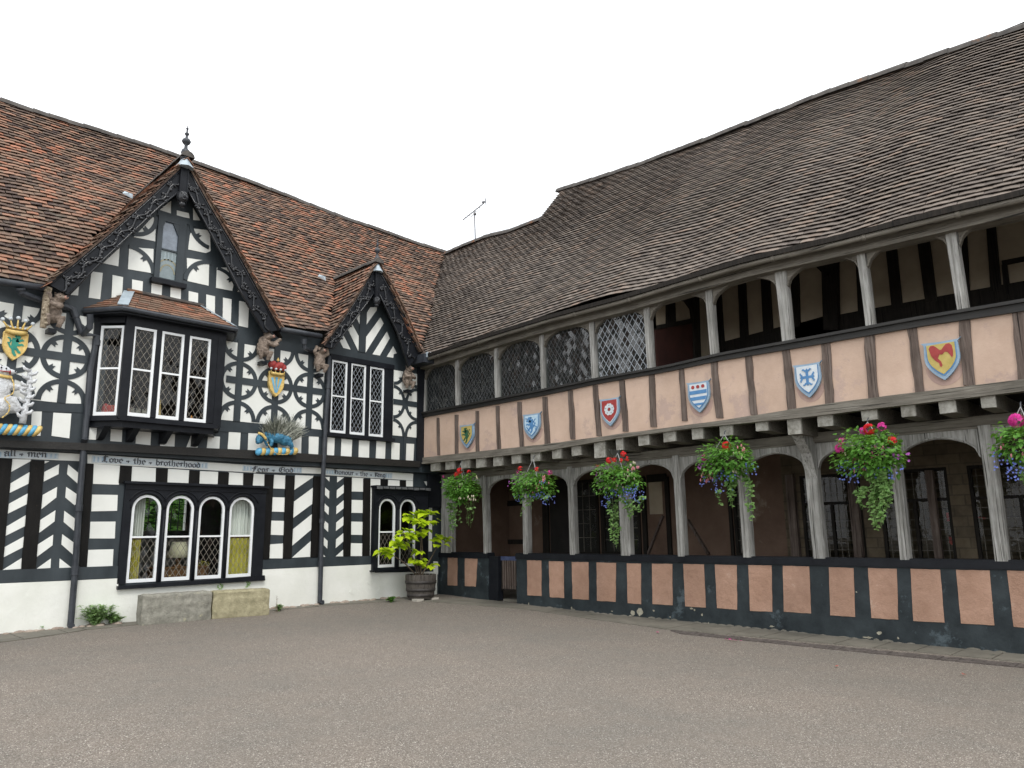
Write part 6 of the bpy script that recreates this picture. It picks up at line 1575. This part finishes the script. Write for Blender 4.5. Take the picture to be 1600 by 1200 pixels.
def qa(fn,*L_): 
    return [((*fn((x,y))[0],k,s,n)) for x,y,k,s,n in L_]
z1=crop(680,680,6.667); z2=crop(900,680,6.667); z3=crop(1060,640,5.456); z4=crop(1280,620,5)
basket((723,719),720,763,27,22,[(706,785,707,835,4,60),(716,790,716,830,2,16),(735,785,733,828,4,16)],qa(z1,(255,370,'pred',.11,26),(220,410,'pred',.09,18),(350,380,'pred',.07,14),(90,430,'ppink',.05,10),(265,640,'pcream',.05,6),(340,640,'pcream',.04,4),(400,640,'pcream',.06,7),(430,430,'pcream',.03,3),(260,510,'pcream',.05,4)),'hanging basket nearest the black and white house, red geraniums above one thick trailing strand',11)
basket((836,712),834,757,31,21,[(820,775,817,822,2,14),(828,770,828,808,2,10),(850,775,852,788,4,8)],qa(z1,(885,345,'pred',.08,18),(860,385,'ppink',.06,10),(1060,355,'pred',.08,18),(1195,390,'ppink',.08,16),(835,520,'ppurple',.10,18),(935,550,'ppurple',.06,9),(1130,450,'plight',.08,12),(960,510,'pcream',.06,8),(1060,540,'plight',.10,18),(1130,490,'pblue',.05,12),(880,640,'pblue',.10,22),(980,635,'pblue',.06,14),(1080,625,'pblue',.08,22),(1180,680,'pblue',.10,26)),'hanging basket with pink dangling fuchsias and few trailing stems, second from the black house',12)
basket((968,703),966,748,34,26,[(958,780,962,857,5,50),(982,780,985,815,5,24),(1003,775,1000,800,3,16)],qa(z2,(495,195,'pred',.09,20),(345,262,'pred',.10,22),(400,255,'pred',.08,16),(475,262,'pred',.07,14),(530,245,'pred',.07,12),(225,320,'pred',.05,8),(600,340,'plight',.07,8),(265,425,'ppurple',.08,18),(285,510,'ppurple',.10,22),(370,500,'ppink',.06,8),(430,510,'pcream',.09,12),(550,395,'pcream',.10,10),(610,290,'pcream',.05,4),(440,590,'pblue',.12,30),(570,580,'pblue',.12,34),(590,655,'pblue',.12,24),(330,640,'pblue',.10,16),(660,620,'pblue',.10,14),(310,720,'pblue',.08,10)),'hanging basket with broad blue lobelia band, third from the black and white house',13)
basket((1134,673),1137,719,38,31,[(1142,750,1143,797,4,40),(1168,745,1172,815,3,44),(1121,765,1122,797,2,12)],qa(z3,(410,310,'pred',.12,26),(525,318,'plight',.07,8),(222,410,'ppink',.09,14),(232,455,'ppurple',.11,22),(245,565,'plight',.08,14),(480,490,'pcream',.09,9),(520,375,'pcream',.06,6),(265,625,'pblue',.12,26),(445,570,'pblue',.08,20),(320,560,'pblue',.10,20),(400,655,'pblue',.12,14),(590,480,'pblue',.08,8),(620,520,'pblue',.08,6)),'leafy green hanging basket with one red bloom on top, fourth from the black house',14)
basket((1357,653),1361,708,45,38,[(1372,735,1370,828,9,60),(1345,760,1345,800,4,22),(1385,745,1384,800,5,34)],qa(z4,(490,232,'ppink',.10,22),(390,255,'pred',.14,30),(350,265,'ppink',.10,16),(180,347,'ppink',.09,18),(163,405,'ppink',.12,24),(570,342,'pred',.10,20),(350,505,'plight',.13,24),(320,400,'plight',.10,12),(475,415,'plight',.10,12),(530,435,'ppurple',.09,14),(665,475,'ppurple',.06,8),(280,430,'pcream',.12,12),(235,590,'pblue',.12,22),(265,640,'pblue',.10,16),(590,575,'pblue',.09,14),(510,600,'pblue',.10,20),(330,545,'pblue',.10,18),(210,530,'pblue',.08,10)),'largest hanging basket, magenta blooms above a long broad curtain of trailing leaves',15)
basket((1595,628),1597,690,34,32,[(1602,715,1602,760,4,30)],[(1588,657,'ppink',.15,40),(1582,690,'plight',.10,16),(1598,706,'plight',.09,14),(1584,722,'pblue',.16,50),(1594,735,'pblue',.14,30)],'hanging basket cut by the right edge with a large magenta bloom on top',16)
# ---- fallen blossoms
for px,lb,n in(((1145,1000),'cluster of fallen magenta petals on the gravel by the brick edging',9),((1027,988),'single fallen pink blossom on the gravel left of the petal cluster',3),((1303,1041),'fallen reddish petal near the brick edging, second from the right edge',2),((1508,1054),'fallen reddish petal on the gravel nearest the right edge',2)):
    c=gp(px,.02); t=thing('fallen_petals',lb,'petals',c,'petals dropped from the baskets'); m=MB()
    for k in range(n): a=ru(0,6.28); leaf(m,c+Vector((ru(-.05,.05),ru(-.05,.05)*n/3,.0)),(math.cos(a),math.sin(a),.3),(0,0,1),.05,.05,0,.1)
    m.build('petals','ppink' if n>2 else 'pred',t)
# ---- aerial
XA=17.9
an=lambda x,y:onX((x,y),XA)
t=thing('tv_aerial','thin metal television aerial on a pole behind the roof ridge','aerial',an(742,376))
m=MB(); m.tube([an(743,385),an(741.3,332)],.028,6); m.build('pole','alu',t)
m=MB(); m.tube([an(723.5,343.5),an(756,317.5)],.022,6); m.tube([an(734,337),an(736,339),an(741,334)],.012,5); m.tube([an(741,331),an(748,329),an(750,323)],.012,5); m.build('boom','alu',t)
m=MB()
for i in range(9):
    q=an(725,342.3).lerp(an(752,320.7),i/8); m.tube([q+Vector((-.32,0,0)),q+Vector((.32,0,0))],.007,4)
m.build('elements','alu',t)
m=MB(); m.tube([an(758.5,310),an(759.5,320.5)],.022,5); m.tube([an(754,316),an(757,315.5)],.05,6); m.tube([an(741.5,333),an(742.5,335)],.06,6); m.build('reflector','alu',t)
# ---- inside the rooms: curtains, lamp, dresser, basket
def curtain(x0,x1,z0,z1,y,mt_,label,n=70,fold=.055,waves=7):
    t=thing('curtain',label,'curtain',((x0+x1)/2,y,z0),'curtains behind the four light window'); m=MB()
    V=[]
    for i in range(n+1):
        u=i/n
        for j,z in enumerate((z0,(z0+z1)/2,z1)): V.append((x0+(x1-x0)*u,y+fold*math.sin(u*waves*6.28+j*.3)+.01*math.sin(u*31),z))
    m.add(V,[(i*3+j,(i+1)*3+j,(i+1)*3+j+1,i*3+j+1) for i in range(n) for j in(0,1)]); 
    m.add([(x,yy+.006,z) for x,yy,z in V],[(i*3+j,(i+1)*3+j,(i+1)*3+j+1,i*3+j+1) for i in range(n) for j in(0,1)]); m.build('cloth',mt_,t,smooth=True)
    m=MB(); m.tube([(x0-.03,y,z1+.02),(x1+.03,y,z1+.02)],.012,6); m.build('rod','wood',t)
cy=A+.22
def cx(x,y): return onY(crop(180,750,6.4)((x,y))[0],cy)
ca,cb=cx(160,400).x,cx(285,400).x
curtain(ca-.1,cb,1.58,2.62,cy,'curtainw','white curtain hanging in the upper left of the leftmost arched light'); curtain(ca-.1,cb-.03,.62,1.55,cy,'curtainy','yellow curtain in the lower part of the leftmost arched light')
ca,cb=cx(1120,400).x,cx(1370,400).x
curtain(ca,cb+.15,1.58,2.62,cy,'curtainw','white curtain filling the top of the rightmost arched light',60,.03,9); curtain(ca,cb+.12,.62,1.55,cy,'curtainy','yellow curtain filling the bottom of the rightmost arched light',70,.05,7)
yl=A+.85
def lx(x,y): return onY(crop(180,750,6.4)((x,y))[0],yl)
t0=lx(650,618);b0=lx(630,775); hw=abs(lx(735,775).x-lx(515,775).x)/2
t=thing('table_lamp','table lamp with a wide cream shade behind the second arched light','lamp',(b0.x,yl,.9))
m=MB(); m.lathe((b0.x,yl,b0.z),[(hw,0),(hw*.62,t0.z-b0.z),(hw*.60,t0.z-b0.z),(hw*.98,.0)],20); m.build('lamp_shade','shade',t,smooth=True)
m=MB(); m.lathe((b0.x,yl,.95),[(.10,0),(.11,.02),(.03,.06),(.07,.14),(.03,.22),(.012,b0.z-.95+.06)],12); m.build('base','wood',t,smooth=True)
t=thing('chest_of_drawers','brown wooden chest of drawers under the cream table lamp','chest',(b0.x,yl,.05)); x0,x1=b0.x-.55,b0.x+.55
m=MB(); m.box((x0,yl-.22,.12),(x1,yl+.25,.92)); m.box((x0-.03,yl-.25,.92),(x1+.03,yl+.27,.95)); m.build('carcass','wood',t)
for k in range(3):
    m=MB(); m.box((x0+.04,yl-.24,.16+k*.25),(x1-.04,yl-.222,.38+k*.25)); d=m.build('drawer','wood',t); m=MB(); m.ball((b0.x-.25,yl-.25,.27+k*.25),.02); m.ball((b0.x+.25,yl-.25,.27+k*.25),.02); m.build('knob','gold',d)
for q in((x0+.05,yl-.18),(x1-.05,yl-.18),(x0+.05,yl+.2),(x1-.05,yl+.2)): m=MB(); m.box((q[0]-.03,q[1]-.03,.05),(q[0]+.03,q[1]+.03,.12)); m.build('leg','wood',t)
w0=lx(865,930); t=thing('flower_pot','brown wicker pot of dried flowers behind the third arched light','pot',(w0.x-.05,yl,.6))
m=MB(); m.lathe((w0.x,yl,.62),[(.12,0),(.16,.30),(.18,.32),(.14,.32)],14); m.build('pot','wood',t)
m=MB(); 
for i in range(40): a=ru(0,6.28); leaf(m,(w0.x+ru(-.14,.14),yl+ru(-.1,.1),.94+ru(0,.1)),(math.cos(a),math.sin(a),.5),(0,0,1),.07,.05)
m.v=[tuple(v) for v in m.v]; m.build('dried_flowers','curtainy',t)
m=MB(); m.box((w0.x-.3,yl-.2,.55),(w0.x+.5,yl+.3,.60)); 
for q in(-.25,.45):
    for r in(-.15,.25): m.box((w0.x+q-.02,yl+r-.02,.05),(w0.x+q+.02,yl+r+.02,.55))
tag(m.build('side_table','wood'),'low wooden side table under the wicker pot inside the room','table')
# rear garden window bars and bush
m=MB()
for i in range(9): x=8.5+i*.24; m.box((x-.012,A+9.35,1.8),(x+.012,A+9.38,3.0))
for z in(2.05,2.35,2.65): m.box((8.5,A+9.36,z-.01),(10.4,A+9.375,z+.01))
m.build('rear_window_bars','iron',H)
t=thing('garden_bush','green bush in the garden seen through the house windows','bush',(9.8,A+12.5,0)); m=MB()
for i in range(4200): p=Vector((ru(7.5,12.5),A+12.5+ru(-1,1),ru(-.1,4.4))); a=ru(0,6.28); leaf(m,p,(math.cos(a),-.5,ru(-.5,.5)),(0,-.4,1),ru(.14,.26),.14)
m.build('foliage','leaf',t)
m=MB(); m.ball((9.8,A+13.6,1.6),(4,.9,3.6),0,16,10); m.build('inner_growth','hedge',t)
# bay window ornaments on its sill
yb_=A-U-.10
def bx(x,y): return onY(k2((x,y))[0],yb_)
zs_=3.96
def orn(name,label,cat,x,fn): 
    p=bx(x,950); p.z=zs_; t=thing(name,label,cat,p,'ornaments standing on the bay window sill'); fn(p,t); return t
def f1(p,t): m=MB(); m.box((p.x-.13,p.y-.04,zs_),(p.x+.13,p.y+.08,zs_+.20)); m.prism([(p.x-.13,p.y-.04,zs_+.20),(p.x+.13,p.y-.04,zs_+.20),(p.x+.10,p.y-.04,zs_+.26),(p.x-.02,p.y-.04,zs_+.24),(p.x-.10,p.y-.04,zs_+.27)],(0,.1,0),0,True); m.build('cloth','redth',t)
def f2(p,t):
    m=MB(); m.box((p.x-.12,p.y-.04,zs_),(p.x+.12,p.y+.06,zs_+.14))
    for q in(-.12,-.0,.12): m.box((p.x+q-.04,p.y-.05,zs_+.0),(p.x+q+.04,p.y+.05,zs_+.20))
    for q in(-.15,-.09,-.03,.03,.09,.15): m.box((p.x+q-.012,p.y-.05,zs_+.20),(p.x+q+.012,p.y-.02,zs_+.23))
    m.build('towers','stoneA',t)
def f3(p,t): m=MB(); m.lathe((p.x,p.y,zs_),[(.07,0),(.08,.10),(.03,.16),(.025,.28),(.01,.42),(.0,.5)],10); m.build('bell','gold',t,smooth=True)
def f4(p,t): m=MB(); m.lathe((p.x,p.y,zs_),[(.05,0),(.03,.05),(.05,.12),(.02,.18),(.0,.22)],10); m.build('figure','petalo',t,smooth=True)
def f5(p,t): m=MB(); m.lathe((p.x,p.y,zs_),[(.06,0),(.04,.05),(.06,.13),(.03,.18),(.035,.22),(.0,.25)],10); m.build('figure','redth',t,smooth=True)
MT['petalo']=noisy('orange_glaze',(.55,.20,.04),(.65,.28,.06),6,.4,0)
orn('folded_cloth','bright red folded cloth on the bay window sill behind its angled left light','cloth',790,f1); orn('model_castle','grey model castle on the bay window sill behind the first front light','model',990,f2); orn('hand_bell','gold pointed bell on the bay window sill behind the second front light','bell',1150,f3); orn('figurine','orange figurine on the bay window sill behind the last front light','figurine',1382,f4); orn('figurine','small red figurine left of the grey model castle on the bay window sill','figurine',932,f5)
# shop goods
XI=XB+.5
def sx(x,y): return onX((x,y),XI)
m=MB(); m.box((XB+.27,2.4,.70),(XB+.85,3.85,.75))
for q in(2.45,3.8):
    for r in(.32,.8): m.box((XB+r-.02,q-.02,0),(XB+r+.02,q+.02,.70))
tag(m.build('display_table','wood'),'wooden display table inside the shop window at the right','table')
for k,x in enumerate((1508,1520,1531)):
    p=sx(x,860); t=thing('glass_jar','dark glass jar on the shop display table, '+['left of the three','middle of the three','right of the three'][k],'jar',(XI,p.y,.75),'jars on the display table'); m=MB(); m.lathe((XI,p.y,.75),[(.06,0),(.075,.05),(.075,.17),(.045,.21)],12); m.build('jar','iron',t,smooth=True); m=MB(); m.lathe((XI,p.y,.96),[(.05,0),(.05,.04),(.04,.045)],10); m.build('lid','lead',t)
for (x0,y0,x1,y1),lb in(((1478,800,1505,818),'red draped goods hanging in the shop window'),((1482,838,1508,852),'red boxed goods on the shop display behind the jars'),((1510,805,1540,812),'red goods at the back of the shop window right side')):
    a=onX((x0,y0),XI+.4);b=onX((x1,y1),XI+.4); t=thing('red_goods',lb,'goods',(XI+.4,(a.y+b.y)/2,b.z),'red shop goods'); m=MB(); n=7
    pts=[(a.y+(b.y-a.y)*i/n,a.z-ru(0,.06)) for i in range(n+1)]+[(b.y+(a.y-b.y)*i/n,b.z+ru(0,.06)) for i in range(n+1)]
    m.prism([(XI+.4,y,z) for y,z in pts],(.12,0,0),0,True); m.build('cloth','redth',t)
a=onX((1205,843),XI);t=thing('display_card','blank pale card in the shop window beside the post','card',(XI,a.y,a.z-.1)); m=MB(); m.prism([(XI,a.y-.08,a.z-.1),(XI,a.y+.10,a.z-.1),(XI+.03,a.y+.10,a.z+.13),(XI+.03,a.y-.08,a.z+.13)],(.01,0,0),0,True); m.build('card','shwhite',t); m=MB(); m.bar((XI+.02,a.y,a.z-.1),(XI+.14,a.y,a.z-.1),.04,.02); m.build('stand','wood',t)
# lit ceiling lamp in the shop
p=onX((1489,732),XB+1.2); t=thing('ceiling_lamp','small lit spot lamp glowing inside the shop behind the right arcade window','lamp',(p.x,p.y,p.z))
mm=bpy.data.materials.new('lit_bulb'); mm.use_nodes=True; b_=mm.node_tree.nodes['Principled BSDF']; b_.inputs['Emission Color'].default_value=(1,.72,.4,1); b_.inputs['Emission Strength'].default_value=14; MT['bulb']=mm
m=MB(); m.ball(p,.035); m.build('bulb','bulb',t); m=MB(); m.lathe(p+Vector((0,0,.03)),[(.06,0),(.03,.08),(.01,.10),(.008,.7)],10); m.build('fitting','iron',t)
# ================================================================ sky and sun
w=bpy.data.worlds.new('World'); sc.world=w; w.use_nodes=True; nt=w.node_tree
bg=nt.nodes['Background']; sky=nt.nodes.new('ShaderNodeTexSky'); sky.sky_type='NISHITA'; sky.sun_disc=False
SE,SA=math.radians(52),math.radians(205)
sky.sun_elevation=SE; sky.sun_rotation=SA
tc=nt.nodes.new('ShaderNodeTexCoord'); ns=nt.nodes.new('ShaderNodeTexNoise'); ns.inputs['Scale'].default_value=2.2; ns.inputs['Detail'].default_value=7; ns.inputs['Roughness'].default_value=.55
mpp=nt.nodes.new('ShaderNodeMapping'); mpp.inputs['Location'].default_value=(.3,.1,.2); mpp.inputs['Scale'].default_value=(1,1,1.6); nt.links.new(tc.outputs['Generated'],mpp.inputs[0]); nt.links.new(mpp.outputs[0],ns.inputs['Vector'])
r=ramp(nt,[(.30,(.55,)*3),(.42,(1,1,1))],ns.outputs[0])
mx=nt.nodes.new('ShaderNodeMix'); mx.data_type='RGBA'; nt.links.new(r.outputs[0],mx.inputs[0]); nt.links.new(sky.outputs[0],mx.inputs[6]); mx.inputs[7].default_value=(12.6,12.9,13.2,1)
nt.links.new(mx.outputs[2],bg.inputs['Color']); bg.inputs['Strength'].default_value=.12
sl=bpy.data.lights.new('sun','SUN'); sl.energy=1.2; sl.angle=math.radians(14); sl.color=(1,.96,.90)
so=bpy.data.objects.new('sun',sl); COL.objects.link(so)
# direction towards the sun (matches the sky rotation: measured clockwise from +Y)
D=Vector((math.sin(SA)*math.cos(SE),math.cos(SA)*math.cos(SE),math.sin(SE)))
so.rotation_euler=D.to_track_quat('Z','Y').to_euler(); so.location=(0,0,20)
sc.view_settings.view_transform='Standard'; sc.view_settings.look='None'; sc.view_settings.exposure=.30; sc.view_settings.gamma=1; sc.view_settings.use_curve_mapping=False
sc.render.engine='CYCLES'; sc.cycles.max_bounces=7; sc.cycles.transparent_max_bounces=12
sc.render.resolution_x=1024; sc.render.resolution_y=768
